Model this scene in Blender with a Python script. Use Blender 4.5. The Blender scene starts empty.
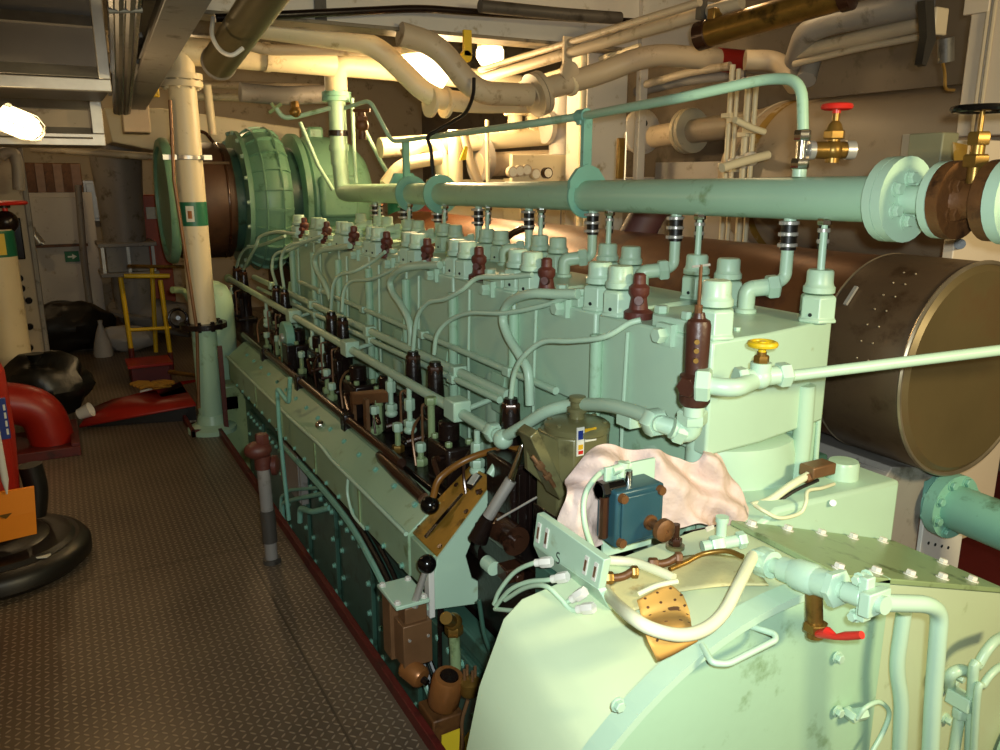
import bpy, bmesh, math, random
from mathutils import Vector, Matrix
random.seed(7)
V = Vector
R = math.radians
SC = bpy.context.scene
COL = SC.collection

# ---------------------------------------------------------------- camera
F = 810.0
HC = 1.7
PITCH = math.atan(200.0 / F)
YAW = math.atan(455.0 * math.cos(PITCH) / F)
FWD = V((math.sin(YAW) * math.cos(PITCH), math.cos(YAW) * math.cos(PITCH), -math.sin(PITCH)))
RGT = V((math.cos(YAW), -math.sin(YAW), 0))
UPV = RGT.cross(FWD)
CAM = V((0, 0, HC))


def U(px, py, x=None, y=None, z=None):
    """world point seen at a photo pixel, on the plane x=, y= or z="""
    d = RGT * ((px - 500) / F) + UPV * ((375 - py) / F) + FWD
    if x is not None:
        t = (x - CAM.x) / d.x
    elif y is not None:
        t = (y - CAM.y) / d.y
    else:
        t = (z - CAM.z) / d.z
    return CAM + d * t


cd = bpy.data.cameras.new('camera')
cam = bpy.data.objects.new('camera', cd)
COL.objects.link(cam)
cam.location = CAM
cam.rotation_euler = (R(90) - PITCH, 0, -YAW)
cd.sensor_width = 36
cd.lens = F / 1000 * 36
cd.clip_start = 0.02
SC.camera = cam


# ---------------------------------------------------------------- mesh builder
def frame(ax):
    a = V(ax).normalized()
    t = V((0, 0, 1)) if abs(a.z) < .9 else V((1, 0, 0))
    u = t.cross(a).normalized()
    return a, u, a.cross(u)


def fillet(pts, r, n=5):
    pts = [V(p) for p in pts]
    out = [pts[0]]
    for i in range(1, len(pts) - 1):
        p, a, b = pts[i], pts[i - 1], pts[i + 1]
        da, db = (a - p), (b - p)
        la, lb = da.length, db.length
        if la < 1e-6 or lb < 1e-6:
            continue
        q = min(r, la * .49, lb * .49)
        A, B = p + da * (q / la), p + db * (q / lb)
        for k in range(n + 1):
            t = k / n
            out.append(A * (1 - t) ** 2 + p * (2 * t * (1 - t)) + B * t * t)
    out.append(pts[-1])
    return out


def spline(pts, n=6):
    pts = [V(p) for p in pts]
    P = [pts[0] * 2 - pts[1]] + pts + [pts[-1] * 2 - pts[-2]]
    out = []
    for i in range(1, len(P) - 2):
        for k in range(n):
            t = k / n
            a, b, c, d = P[i - 1], P[i], P[i + 1], P[i + 2]
            out.append(.5 * ((2 * b) + (c - a) * t + (2 * a - 5 * b + 4 * c - d) * t * t + (3 * b - a - 3 * c + d) * t ** 3))
    out.append(pts[-1])
    return out


class MB:
    def __init__(s):
        s.v = []
        s.f = []

    def add(s, vs, fs):
        o = len(s.v)
        s.v += [V(p) for p in vs]
        s.f += [[i + o for i in f] for f in fs]
        return s

    def obox(s, c, a, b, d):
        c, a, b, d = V(c), V(a), V(b), V(d)
        vs = [c + a * i + b * j + d * k for i in (-1, 1) for j in (-1, 1) for k in (-1, 1)]
        fs = [(0, 1, 3, 2), (4, 6, 7, 5), (0, 4, 5, 1), (2, 3, 7, 6), (0, 2, 6, 4), (1, 5, 7, 3)]
        if a.cross(b).dot(d) < 0:
            fs = [f[::-1] for f in fs]
        return s.add(vs, fs)

    def box(s, lo, hi):
        lo, hi = V(lo), V(hi)
        c = (lo + hi) / 2
        h = (hi - lo) / 2
        return s.obox(c, (abs(h.x), 0, 0), (0, abs(h.y), 0), (0, 0, abs(h.z)))

    def cb(s, c, size):
        h = V(size) / 2
        return s.box(V(c) - h, V(c) + h)

    def rings(s, rings, n, cap0=True, cap1=True):
        vs = [p for r in rings for p in r]
        fs = []
        for i in range(len(rings) - 1):
            for j in range(n):
                k = (j + 1) % n
                fs.append((i * n + j, i * n + k, (i + 1) * n + k, (i + 1) * n + j))
        if cap0:
            fs.append(tuple(range(n))[::-1])
        if cap1:
            fs.append(tuple((len(rings) - 1) * n + j for j in range(n)))
        return s.add(vs, fs)

    def lathe(s, o, ax, prof, n=20, cap0=True, cap1=True, ph=0):
        a, u, w = frame(ax)
        o = V(o)
        rs = []
        for r, h in prof:
            r = max(r, 1e-4)
            rs.append([o + a * h + (u * math.cos(2 * math.pi * j / n + ph) + w * math.sin(2 * math.pi * j / n + ph)) * r for j in range(n)])
        return s.rings(rs, n, cap0, cap1)

    def cyl(s, p0, p1, r0, r1=None, n=16, ph=0):
        p0, p1 = V(p0), V(p1)
        d = p1 - p0
        return s.lathe(p0, d, [(r0, 0), (r0 if r1 is None else r1, d.length)], n, ph=ph)

    def tube(s, pts, r, n=12):
        pts = [V(p) for p in pts]
        q = [pts[0]]
        for p in pts[1:]:
            if (p - q[-1]).length > 1e-5:
                q.append(p)
        pts = q
        t = (pts[1] - pts[0]).normalized()
        _, u, w = frame(t)
        rs = []
        for i, p in enumerate(pts):
            if i == 0:
                tn = t
            elif i == len(pts) - 1:
                tn = (pts[i] - pts[i - 1]).normalized()
            else:
                tn = ((pts[i] - pts[i - 1]).normalized() + (pts[i + 1] - pts[i]).normalized()).normalized()
            u = (u - tn * u.dot(tn)).normalized()
            w = tn.cross(u)
            rr = r[i] if isinstance(r, (list, tuple)) else r
            rs.append([p + (u * math.cos(2 * math.pi * j / n) + w * math.sin(2 * math.pi * j / n)) * rr for j in range(n)])
        return s.rings(rs, n)

    def sph(s, c, r, n=16, m=10, sc=(1, 1, 1)):
        c = V(c)
        rs = []
        for i in range(m + 1):
            th = math.pi * i / m
            rr = max(math.sin(th), 1e-3)
            rs.append([c + V((math.cos(2 * math.pi * j / n) * rr * sc[0], math.sin(2 * math.pi * j / n) * rr * sc[1], -math.cos(th) * sc[2])) * r for j in range(n)])
        return s.rings(rs, n)

    def torus(s, c, ax, Rr, r, n=28, m=8):
        a, u, w = frame(ax)
        c = V(c)
        vs = []
        fs = []
        for i in range(n):
            t = 2 * math.pi * i / n
            d = u * math.cos(t) + w * math.sin(t)
            for j in range(m):
                q = 2 * math.pi * j / m
                vs.append(c + d * (Rr + r * math.cos(q)) + a * (r * math.sin(q)))
        for i in range(n):
            for j in range(m):
                k, l = (i + 1) % n, (j + 1) % m
                fs.append((i * m + j, k * m + j, k * m + l, i * m + l))
        return s.add(vs, fs)

    def prism(s, loop, vec):
        loop = [V(p) for p in loop]
        vec = V(vec)
        n = len(loop)
        nr = V((0, 0, 0))
        for i in range(n):
            nr += loop[i].cross(loop[(i + 1) % n])
        if nr.dot(vec) > 0:
            loop = loop[::-1]
        vs = loop + [p + vec for p in loop]
        fs = [tuple(range(n)), tuple(range(2 * n - 1, n - 1, -1))]
        for i in range(n):
            k = (i + 1) % n
            fs.append((k, i, i + n, k + n))
        return s.add(vs, fs)

    def ring(s, c, ax, ro, ri, t, n=28):
        """flat annulus with thickness t along ax"""
        a, u, w = frame(ax)
        c = V(c)
        rs = []
        for r, h in ((ri, 0), (ro, 0), (ro, t), (ri, t)):
            rs.append([c + a * h + (u * math.cos(2 * math.pi * j / n) + w * math.sin(2 * math.pi * j / n)) * r for j in range(n)])
        rs.append(rs[0])
        vs = [p for r in rs[:4] for p in r]
        fs = []
        for i in range(4):
            for j in range(n):
                k = (j + 1) % n
                i2 = (i + 1) % 4
                fs.append((i * n + j, i * n + k, i2 * n + k, i2 * n + j))
        return s.add(vs, fs)

    def hexn(s, c, ax, r, h, ph=0.0):
        a, u, w = frame(ax)
        return s.lathe(c, ax, [(r * .9, 0), (r, h * .12), (r, h * .85), (r * .86, h)], 6, ph=ph)

    def bolt(s, c, ax, r=.012, h=.012):
        s.lathe(c, ax, [(r * 1.35, 0), (r * 1.35, h * .2)], 10)
        s.hexn(V(c) + V(ax).normalized() * h * .2, ax, r, h * .8)
        return s

    def grid(s, rows):
        n, m = len(rows), len(rows[0])
        vs = [p for r in rows for p in r]
        fs = [(i * m + j, i * m + j + 1, (i + 1) * m + j + 1, (i + 1) * m + j) for i in range(n - 1) for j in range(m - 1)]
        return s.add(vs, fs)


# ---------------------------------------------------------------- materials
def lin(h):
    h = h.lstrip('#')
    c = [int(h[i:i + 2], 16) / 255 for i in (0, 2, 4)]
    return tuple((x / 12.92 if x <= .04045 else ((x + .055) / 1.055) ** 2.4) for x in c) + (1,)


MATS = {}


def mat(name, col, rough=.45, metal=0.0, var=.12, scale=6.0, bump=.0, bscale=60.0, dirt=None, damt=.0, dscale=9.0, spec=.5):
    m = bpy.data.materials.new(name)
    m.use_nodes = True
    nt = m.node_tree
    N, L = nt.nodes, nt.links
    b = N['Principled BSDF']
    b.inputs['Roughness'].default_value = rough
    b.inputs['Metallic'].default_value = metal
    b.inputs['Specular IOR Level'].default_value = spec
    tc = N.new('ShaderNodeTexCoord')
    no = N.new('ShaderNodeTexNoise')
    no.inputs['Scale'].default_value = scale
    no.inputs['Detail'].default_value = 5
    L.new(tc.outputs['Object'], no.inputs['Vector'])
    mx = N.new('ShaderNodeMix')
    mx.data_type = 'RGBA'
    c = lin(col)
    mx.inputs[6].default_value = tuple(max(0, x * (1 - var * 1.6)) for x in c[:3]) + (1,)
    mx.inputs[7].default_value = tuple(min(1, x * (1 + var)) for x in c[:3]) + (1,)
    L.new(no.outputs['Fac'], mx.inputs[0])
    out = mx.outputs[2]
    if dirt:
        n2 = N.new('ShaderNodeTexNoise')
        n2.inputs['Scale'].default_value = dscale
        n2.inputs['Detail'].default_value = 8
        n2.inputs['Roughness'].default_value = .65
        L.new(tc.outputs['Object'], n2.inputs['Vector'])
        rp = N.new('ShaderNodeMapRange')
        rp.inputs['From Min'].default_value = .62 - damt
        rp.inputs['From Max'].default_value = .74 - damt
        L.new(n2.outputs['Fac'], rp.inputs['Value'])
        m2 = N.new('ShaderNodeMix')
        m2.data_type = 'RGBA'
        L.new(rp.outputs['Result'], m2.inputs[0])
        L.new(out, m2.inputs[6])
        m2.inputs[7].default_value = lin(dirt)
        out = m2.outputs[2]
    L.new(out, b.inputs['Base Color'])
    if bump:
        n3 = N.new('ShaderNodeTexNoise')
        n3.inputs['Scale'].default_value = bscale
        n3.inputs['Detail'].default_value = 4
        L.new(tc.outputs['Object'], n3.inputs['Vector'])
        bp = N.new('ShaderNodeBump')
        bp.inputs['Strength'].default_value = bump
        bp.inputs['Distance'].default_value = .01
        L.new(n3.outputs['Fac'], bp.inputs['Height'])
        L.new(bp.outputs['Normal'], b.inputs['Normal'])
    MATS[name] = m
    return m


GREEN = mat('green_paint', '#a6c8aa', .38, var=.07, scale=4, bump=.05, bscale=40, dirt='#7d9a72', damt=.03)
GREEN2 = mat('green_paint_pale', '#b4d0b6', .36, var=.06, scale=5, bump=.03, dirt='#98a37c', damt=-.02)
GREEN3 = mat('green_paint_oily', '#8fa374', .33, var=.14, scale=5, bump=.05, dirt='#4d5a32', damt=.06)
GREEND = mat('green_paint_dark', '#3c5e50', .4, var=.2, scale=6, bump=.06, dirt='#26301f', damt=.08)
TEAL = mat('teal_paint', '#80b5a0', .4, var=.1, scale=6, dirt='#4c6a50', damt=.04)
OILY = mat('oily_brown_iron', '#1f1411', .27, .1, var=.4, scale=14, bump=.15, dirt='#0f0a08', damt=.1)
OILY2 = mat('oily_brown_rod', '#43291c', .22, .25, var=.35, scale=10, bump=.06, dirt='#1d110b', damt=.06)
RUST = mat('rust_red_paint', '#5c2c22', .5, var=.25, scale=18, bump=.2, dirt='#4a2118', damt=.08)
RUSTB = mat('rusty_brown_iron', '#6f4724', .5, .2, var=.35, scale=20, bump=.2, dirt='#38210f', damt=.1)
LAG = mat('brown_lagging_sheet', '#74492b', .38, .5, var=.3, scale=3, bump=.06, bscale=14, dirt='#4b2a20', damt=.1, dscale=3)
LAG2 = mat('olive_lagging_sheet', '#6a5a3a', .42, .35, var=.2, scale=3, bump=.06, bscale=14, dirt='#6a5335', damt=.08, dscale=3)
SEAM = mat('sheet_seam_metal', '#a3937a', .35, .7, var=.3, scale=14)
CREAM = mat('cream_paint', '#d8c9a6', .45, var=.08, scale=4, bump=.03, dirt='#a58f63', damt=.03)
BEIGE = mat('beige_paint', '#b9a78c', .5, var=.1, scale=4, bump=.03, dirt='#7e6a4a', damt=.04)
GREYP = mat('grey_paint', '#8f8880', .5, var=.12, scale=4, dirt='#5f564a', damt=.05)
GREYD = mat('grey_dark_paint', '#4c463f', .5, var=.2, scale=5, dirt='#2c2620', damt=.06)
WHITEP = mat('white_panel_paint', '#cdc5b8', .45, var=.06, scale=3, dirt='#9a8a6a', damt=.02)
DUCT = mat('dull_galvanised_sheet', '#5d564d', .42, .4, var=.2, scale=4, bump=.03)
GALV = mat('shiny_galvanised_edge', '#a9a59d', .35, .55, var=.2, scale=12)
STEEL = mat('bare_steel', '#c4bfb6', .33, .55, var=.15, scale=14)
CHROME = mat('chrome', '#dcdad6', .14, 1., var=.05)
BRASS = mat('brass', '#8f6c30', .36, .65, var=.25, scale=20, dirt='#55401c', damt=.08)
GOLD = mat('brass_plate_oily', '#b0842f', .35, .35, var=.3, scale=14, bump=.08, dirt='#5e4214', damt=.1)
COPPER = mat('copper_brown_box', '#805c3d', .38, .3, var=.25, scale=14, dirt='#5d3a1f', damt=.06)
COPPER2 = mat('orange_copper', '#9e6535', .35, .4, var=.25, scale=16, dirt='#6a3a16', damt=.06)
BLACK = mat('black_plastic', '#0c0a0a', .18, var=.2)
BLACKR = mat('black_rubber', '#17130f', .42, var=.3, scale=10, bump=.05)
REDP = mat('red_paint', '#9c1f12', .38, var=.15, scale=6)
REDD = mat('red_brown_deck_paint', '#5a1714', .5, var=.2, scale=5, dirt='#320d0b', damt=.05)
REDV = mat('red_handle', '#cf2a20', .35, var=.1)
ORANGER = mat('orange_red_cabinet', '#b2481a', .45, var=.12)
YELLOW = mat('yellow_paint', '#d9b41a', .4, var=.12, dirt='#7a6012', damt=.03)
YELBR = mat('yellow_band', '#e2c22c', .4, var=.1)
ORANGE = mat('orange_card', '#ee8a14', .6, var=.06)
PAD = mat('orange_gasket_board', '#e3ac58', .7, var=.12, scale=16, dirt='#a8702c', damt=.07)
PADH = mat('gasket_hole_dark', '#5e3a1c', .8)
BANDG = mat('green_band_paint', '#1f6a4c', .4, var=.1)
BANDR = mat('red_band_paint', '#8c1e16', .45, var=.15)
SIGNG = mat('sign_green', '#157045', .5)
SIGNW = mat('sign_white', '#e9efe6', .5, var=.02)
OLIVE = mat('olive_motor_paint', '#6f6b48', .3, .1, var=.14, scale=7, bump=.03, dirt='#4d4930', damt=.06)
BLUEB = mat('blue_grey_instrument', '#2e535e', .35, .15, var=.2, scale=10, dirt='#243f44', damt=.06)
CLOTH = mat('pale_pink_cotton', '#d6bdb3', .85, var=.07, scale=9, bump=.9, bscale=22, spec=.2)
WPLAST = mat('white_plastic', '#dcd7cc', .4, var=.05)
BAGW = mat('white_bag', '#b9b2a8', .6, var=.1)
BAGK = mat('black_bag_film', '#12110d', .38, var=.3, scale=20, bump=.3, bscale=18)
GLOVE = mat('yellow_work_glove', '#a8761f', .8, var=.25, scale=20)
LABELB = mat('label_blue', '#20357f', .45)
LABELY = mat('label_yellow', '#e0ad22', .45)
LABELW = mat('label_white', '#d9d6c8', .5, var=.12, scale=60)
INK = mat('black_ink', '#15211f', .6)
CABLE = mat('black_cable', '#151210', .4)
CABLEG = mat('pale_green_cable', '#b8d3b4', .45, var=.06)
HOSEW = mat('cream_hose', '#dcdcb8', .45, var=.05)
BROWNC = mat('brown_cable', '#80531f', .35, var=.15)
FELT = mat('soiled_sand_deposit', '#c2ba86', .7, var=.15, scale=9, bump=.15, bscale=50, dirt='#8d6a30', damt=.04)
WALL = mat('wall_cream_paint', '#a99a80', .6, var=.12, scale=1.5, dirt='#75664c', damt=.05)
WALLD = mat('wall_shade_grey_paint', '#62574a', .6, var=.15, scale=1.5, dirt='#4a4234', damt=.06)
CEIL = mat('ceiling_dirty_paint', '#7d715c', .6, var=.2, scale=1.2, dirt='#453d30', damt=.08)
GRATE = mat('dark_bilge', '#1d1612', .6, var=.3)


def glow(name, col, s):
    m = bpy.data.materials.new(name)
    m.use_nodes = True
    b = m.node_tree.nodes['Principled BSDF']
    b.inputs['Base Color'].default_value = lin(col)
    b.inputs['Emission Color'].default_value = lin(col)
    b.inputs['Emission Strength'].default_value = s
    return m


TGREEN = mat('turbo_green_paint', '#7dab8c', .36, var=.1, scale=5, bump=.05, dirt='#4d7a58', damt=.05)
BROWNV = mat('dark_brown_valve_paint', '#45261b', .4, var=.25, scale=18, bump=.15, dirt='#2a140d', damt=.08)
FILT = mat('dark_brown_filter_mesh', '#49301f', .5, .2, var=.3, scale=6, bump=.08, dirt='#2a1a11', damt=.06)
DUCT2 = mat('olive_brown_duct', '#6f6546', .4, .3, var=.15, scale=4, bump=.03)
CASEP = mat('casing_cream_green_paint', '#bccaa6', .36, var=.07, scale=3, bump=.03, dirt='#9aa67c', damt=-.03)
BEAMG = mat('beam_green_paint', '#98b694', .34, var=.12, scale=4, bump=.04, dirt='#6f8258', damt=.03)
BANDL = mat('dark_lagging_band', '#5a4633', .4, .4, var=.25, scale=4, bump=.06, dirt='#43301f', damt=.08)
CABP = mat('pinkish_beige_paint', '#d0bda5', .5, var=.06, scale=3)
TANKP = mat('tank_beige_paint', '#a08d74', .5, var=.1, scale=3, bump=.03, dirt='#75624a', damt=.03)
LAMPW = glow('lamp_glass_warm', '#ffe3a8', 14)


def diamond():
    m = bpy.data.materials.new('checker_plate')
    m.use_nodes = True
    nt = m.node_tree
    N, L = nt.nodes, nt.links
    b = N['Principled BSDF']

    def M(op, a, c=None):
        n = N.new('ShaderNodeMath')
        n.operation = op
        for i, q in enumerate((a, c)):
            if q is None:
                continue
            if isinstance(q, (int, float)):
                n.inputs[i].default_value = q
            else:
                L.new(q, n.inputs[i])
        return n.outputs[0]
    tc = N.new('ShaderNodeTexCoord')
    sp = N.new('ShaderNodeSeparateXYZ')
    L.new(tc.outputs['Object'], sp.inputs[0])
    s = 1 / .027
    X, Y = M('MULTIPLY', sp.outputs[0], s), M('MULTIPLY', sp.outputs[1], s)
    u, w = M('SUBTRACT', M('FRACT', X), .5), M('SUBTRACT', M('FRACT', Y), .5)
    par = M('FLOORED_MODULO', M('ADD', M('FLOOR', X), M('FLOOR', Y)), 2.0)
    sg = M('SUBTRACT', M('MULTIPLY', par, 2.0), 1.0)
    a = M('ADD', u, M('MULTIPLY', w, sg))
    c = M('SUBTRACT', u, M('MULTIPLY', w, sg))
    q = M('ADD', M('POWER', M('DIVIDE', M('ABSOLUTE', a), .62), 2.0), M('POWER', M('DIVIDE', M('ABSOLUTE', c), .2), 2.0))
    lug = M('MAXIMUM', M('SUBTRACT', 1.0, q), 0.0)
    lugc = M('MINIMUM', M('MULTIPLY', lug, 2.5), 1.0)
    no = N.new('ShaderNodeTexNoise')
    no.inputs['Scale'].default_value = 2.2
    no.inputs['Detail'].default_value = 6
    L.new(tc.outputs['Object'], no.inputs['Vector'])
    base = N.new('ShaderNodeMix')
    base.data_type = 'RGBA'
    base.inputs[6].default_value = lin('#4a3e35')
    base.inputs[7].default_value = lin('#85745f')
    L.new(no.outputs['Fac'], base.inputs[0])
    mx = N.new('ShaderNodeMix')
    mx.data_type = 'RGBA'
    L.new(M('MULTIPLY', lugc, .75), mx.inputs[0])
    L.new(base.outputs[2], mx.inputs[6])
    mx.inputs[7].default_value = lin('#b5a38c')  # lighter lug colour stands in for glints of the flash
    sx = M('LESS_THAN', M('ABSOLUTE', M('SUBTRACT', M('FRACT', M('MULTIPLY', sp.outputs[0], 1 / 1.25)), .5)), .0035)
    sy = M('LESS_THAN', M('ABSOLUTE', M('SUBTRACT', M('FRACT', M('MULTIPLY', sp.outputs[1], 1 / 2.4)), .5)), .002)
    seam = N.new('ShaderNodeMix')
    seam.data_type = 'RGBA'
    L.new(M('MULTIPLY', M('MAXIMUM', sx, sy), .45), seam.inputs[0])
    L.new(mx.outputs[2], seam.inputs[6])
    seam.inputs[7].default_value = lin('#1d1712')
    L.new(seam.outputs[2], b.inputs['Base Color'])
    b.inputs['Metallic'].default_value = .35
    b.inputs['Roughness'].default_value = .42
    bp = N.new('ShaderNodeBump')
    bp.inputs['Strength'].default_value = .8
    bp.inputs['Distance'].default_value = .004
    L.new(lugc, bp.inputs['Height'])
    L.new(bp.outputs['Normal'], b.inputs['Normal'])
    return m


CHECK = diamond()


# ---------------------------------------------------------------- objects
def mesh_of(name, mb, m, loc, smooth=True, ang=38):
    me = bpy.data.meshes.new(name)
    me.from_pydata([p - loc for p in mb.v], [], mb.f)
    me.update()
    bm = bmesh.new()
    bm.from_mesh(me)
    bmesh.ops.recalc_face_normals(bm, faces=bm.faces)
    bm.to_mesh(me)
    bm.free()
    if smooth:
        for p in me.polygons:
            p.use_smooth = True
        me.set_sharp_from_angle(angle=R(ang))
    me.materials.append(m)
    return me


def bev(o, w, seg=2):
    if w:
        md = o.modifiers.new('bevel', 'BEVEL')
        md.width = w
        md.segments = seg
        md.limit_method = 'ANGLE'
        md.angle_limit = R(40)
    return o


def base_of(mb):
    xs = [p.x for p in mb.v]
    ys = [p.y for p in mb.v]
    zs = [p.z for p in mb.v]
    return V(((min(xs) + max(xs)) / 2, (min(ys) + max(ys)) / 2, min(zs)))


def props(o, label=None, cat=None, group=None, kind=None):
    if label:
        o['label'] = label
    if cat:
        o['category'] = cat
    if group:
        o['group'] = group
    if kind:
        o['kind'] = kind
    return o


def solo(name, mb, m, label, cat, group=None, bv=0, ang=38):
    loc = base_of(mb)
    o = bpy.data.objects.new(name, mesh_of(name, mb, m, loc, ang=ang))
    o.location = loc
    COL.objects.link(o)
    bev(o, bv)
    return props(o, label, cat, group)


def struct(name, mb, m, label=None, bv=0):
    loc = base_of(mb)
    o = bpy.data.objects.new(name, mesh_of(name, mb, m, loc))
    o.location = loc
    COL.objects.link(o)
    bev(o, bv)
    return props(o, label, None, None, 'structure')


class Thing:
    def __init__(s, name, label, cat, loc, group=None, kind=None):
        s.o = bpy.data.objects.new(name, None)
        s.o.empty_display_size = .05
        COL.objects.link(s.o)
        s.loc = V(loc)
        s.o.location = s.loc
        props(s.o, label, cat, group, kind)

    def add(s, name, mb, m, bv=0, parent=None, label=None, ang=38):
        o = bpy.data.objects.new(name, mesh_of(name, mb, m, s.loc, ang=ang))
        COL.objects.link(o)
        o.parent = parent or s.o
        bev(o, bv)
        if label:
            o['label'] = label
        return o


def _many(s, name, mbs, m, bv=0, parent=None, label=None):
    return [s.add(name, q, m, bv, parent, label) for q in mbs]


Thing.many = _many


def dup(o, off=(0, 0, 0), label=None, parent=None):
    c = o.copy()
    COL.objects.link(c)
    if parent:
        c.parent = parent
    else:
        c.location = o.location + V(off)
    if label:
        c['label'] = label
    for ch in list(o.children):
        dup(ch, parent=c)
    return c


def text_mb(txt, c, ux, uy, h):
    """flat lettering as mesh, lower-left at c, text along ux, up along uy"""
    cu = bpy.data.curves.new('lettering', 'FONT')
    cu.body = txt
    cu.size = h * 1.38
    o = bpy.data.objects.new('lettering', cu)
    COL.objects.link(o)
    dg = bpy.context.evaluated_depsgraph_get()
    me = bpy.data.meshes.new_from_object(o.evaluated_get(dg))
    ux, uy, c = V(ux).normalized(), V(uy).normalized(), V(c)
    mb = MB()
    mb.add([c + ux * v.co.x + uy * v.co.y for v in me.vertices], [list(p.vertices) for p in me.polygons])
    bpy.data.objects.remove(o)
    bpy.data.curves.remove(cu)
    bpy.data.meshes.remove(me)
    return mb


ORD = ['nearest', 'second', 'third', 'fourth', 'fifth', 'sixth', 'seventh', 'eighth']
X, Y, Z = V((1, 0, 0)), V((0, 1, 0)), V((0, 0, 1))


def flange(mb, c, ax, ro, ri, t, nb=0, br=.012):
    mb.ring(c, ax, ro, ri, t)
    if nb:
        a, u, w = frame(ax)
        for k in range(nb):
            q = 2 * math.pi * (k + .5) / nb
            p = V(c) + (u * math.cos(q) + w * math.sin(q)) * (ro + ri) / 2
            mb.bolt(p + a * t, a, br, br * 1.1)
            mb.bolt(p, -a, br, br * 1.1)
    return mb
# ================================================================ SETTING
mb = MB().box((-2.2, -1.2, -.04), (.825, 5.62, 0)).box((-2.2, 5.62, -.04), (.66, 6.0, 0)).box((-2.2, 6.0, -.04), (4.7, 10.9, 0))
struct('floor', mb, CHECK, 'steel checker plate walkway')
mb = MB()
mb.prism([(.825, -.6, -.03), (.85, -.6, -.03), (.85, -.6, .045), (.825, -.6, .045)], (0, 6.1, 0))
mb.prism([(.66, 5.5, -.03), (.85, 5.5, -.03), (.85, 5.5, .045), (.66, 5.5, .045)], (0, .025, 0))
mb.prism([(.66, 5.5, -.03), (.685, 5.5, -.03), (.685, 5.5, .045), (.66, 5.5, .045)], (0, .52, 0))
struct('trim_1', mb, REDD, 'red brown coaming bar along the walkway edge', bv=.003)
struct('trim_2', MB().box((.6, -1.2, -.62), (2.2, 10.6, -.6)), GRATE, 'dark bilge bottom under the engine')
struct('trim_3', MB().box((2.06, -1.2, -.02), (4.7, 6.0, .02)), REDD, 'red painted tank top beside the engine')
struct('wall_back', MB().box((-2.2, 10.9, 0), (5.2, 11.0, 3.1)), WALL)
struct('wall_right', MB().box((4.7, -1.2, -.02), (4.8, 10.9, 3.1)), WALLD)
struct('wall_left', MB().box((-2.3, -1.2, 0), (-2.2, 10.9, 3.1)), WALL)
struct('ceiling', MB().box((-2.3, -1.2, 3.1), (5.2, 11.0, 3.16)), CEIL)
# deck beams under the ceiling
for i, y in enumerate((2.0, 3.3, 6.2, 7.6, 9.0)):
    mb = MB().box((-2.2, y - .01, 2.85), (4.7, y + .01, 3.1)).box((-2.2, y - .06, 2.83), (4.7, y + .06, 2.85))
    struct('trim_%d' % (4 + i), mb, CEIL, 'transverse deck beam under the ceiling')

# ================================================================ ENGINE BODY
T = Thing('engine_block', 'pale green cylinder block and dark green crankcase of the long engine', 'engine', (1.5, 3.5, -.6))
mb = MB().box((1.44, 1.56, .3), (1.92, 5.5, .995))
T.add('cylinder_block', mb, GREEN, .01)
for k in range(8):
    T.add('liner_jacket', MB().lathe((1.67, 1.72 + .5 * k, .55), Z, [(.235, 0), (.235, .38), (.225, .42), (.2, .43)], 36), GREEN2)
mb = MB()
mb.box((1.04, 1.5, -.6), (1.1, 5.6, .26)).box((1.03, 1.5, .2), (1.05, 5.6, .26))
T.add('crankcase_wall', mb, GREEND, .006)
mb = MB().box((1.1, 1.62, .52), (1.43, 5.55, .6)).box((1.11, 1.62, .2), (1.43, 5.55, .52)).box((1.1, 5.55, .52), (1.43, 6.85, .6))
T.add('pump_deck', mb, OILY, .008)
for k in range(8):
        y = 1.97 + .5 * k
        T.add('column', MB().cyl((1.385, y - .03, .6), (1.385, y - .03, 1.24), .019, n=12), GREEN)
        mb = MB().box((1.40, y + .03, .6), (1.45, y + .055, .99))
        mb.prism([(1.44, y + .06, .8), (1.40, y + .06, .83), (1.385, y + .06, .9), (1.40, y + .06, .98), (1.44, y + .06, .99)], (0, .1, 0))
        T.add('side_rib', mb, GREEN)
mb = MB().tube(fillet([U(698, 405, y=1.53), U(697, 450, y=1.53), U(693, 500, y=1.53)], .02), .03)
T.add('drain_pipe', mb, GREEN2)
mb = MB().tube([U(806, 385, y=1.52), U(803, 430, y=1.52), U(797, 480, y=1.52)], .027)
T.add('drain_pipe', mb, GREEN2)
mb = MB().tube([U(822, 370, y=1.56), U(815, 470, y=1.56)], .008)
T.add('drain_pipe', mb, GREEN2)
for k in range(8):
    y = 1.9 + .5 * k
    mb = MB().tube(fillet([(1.392, y - .10, 1.27), (1.385, y - .10, 1.0), (1.385, y - .10, .61)], .03), .006, 8)
    T.add('leak_pipe', mb, GREEN2)
for k in range(8):
    y = 1.72 + .5 * k
    D = Thing('crankcase_door', 'dark green bolted crankcase door low on the engine side, %s from the near end' % ORD[k], 'cover', (1.03, y, -.45), 'crankcase doors')
    D.add('door_plate', MB().box((1.02, y - .2, -.45), (1.04, y + .2, .17)), GREEND, .004)
    bl = [(s, -.42 + .14 * i) for i in range(5) for s in (-.18, .18)] + [(s, .14) for s in (-.09, 0, .09)]
    D.many('bolt', [MB().bolt((1.02, y + a, b), -X, .011, .014) for a, b in bl], TEAL)
# right side of the block
T.add('side_casing', MB().box((1.92, 1.62, .1), (2.06, 5.5, .85)), GREEND, .01)

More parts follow.
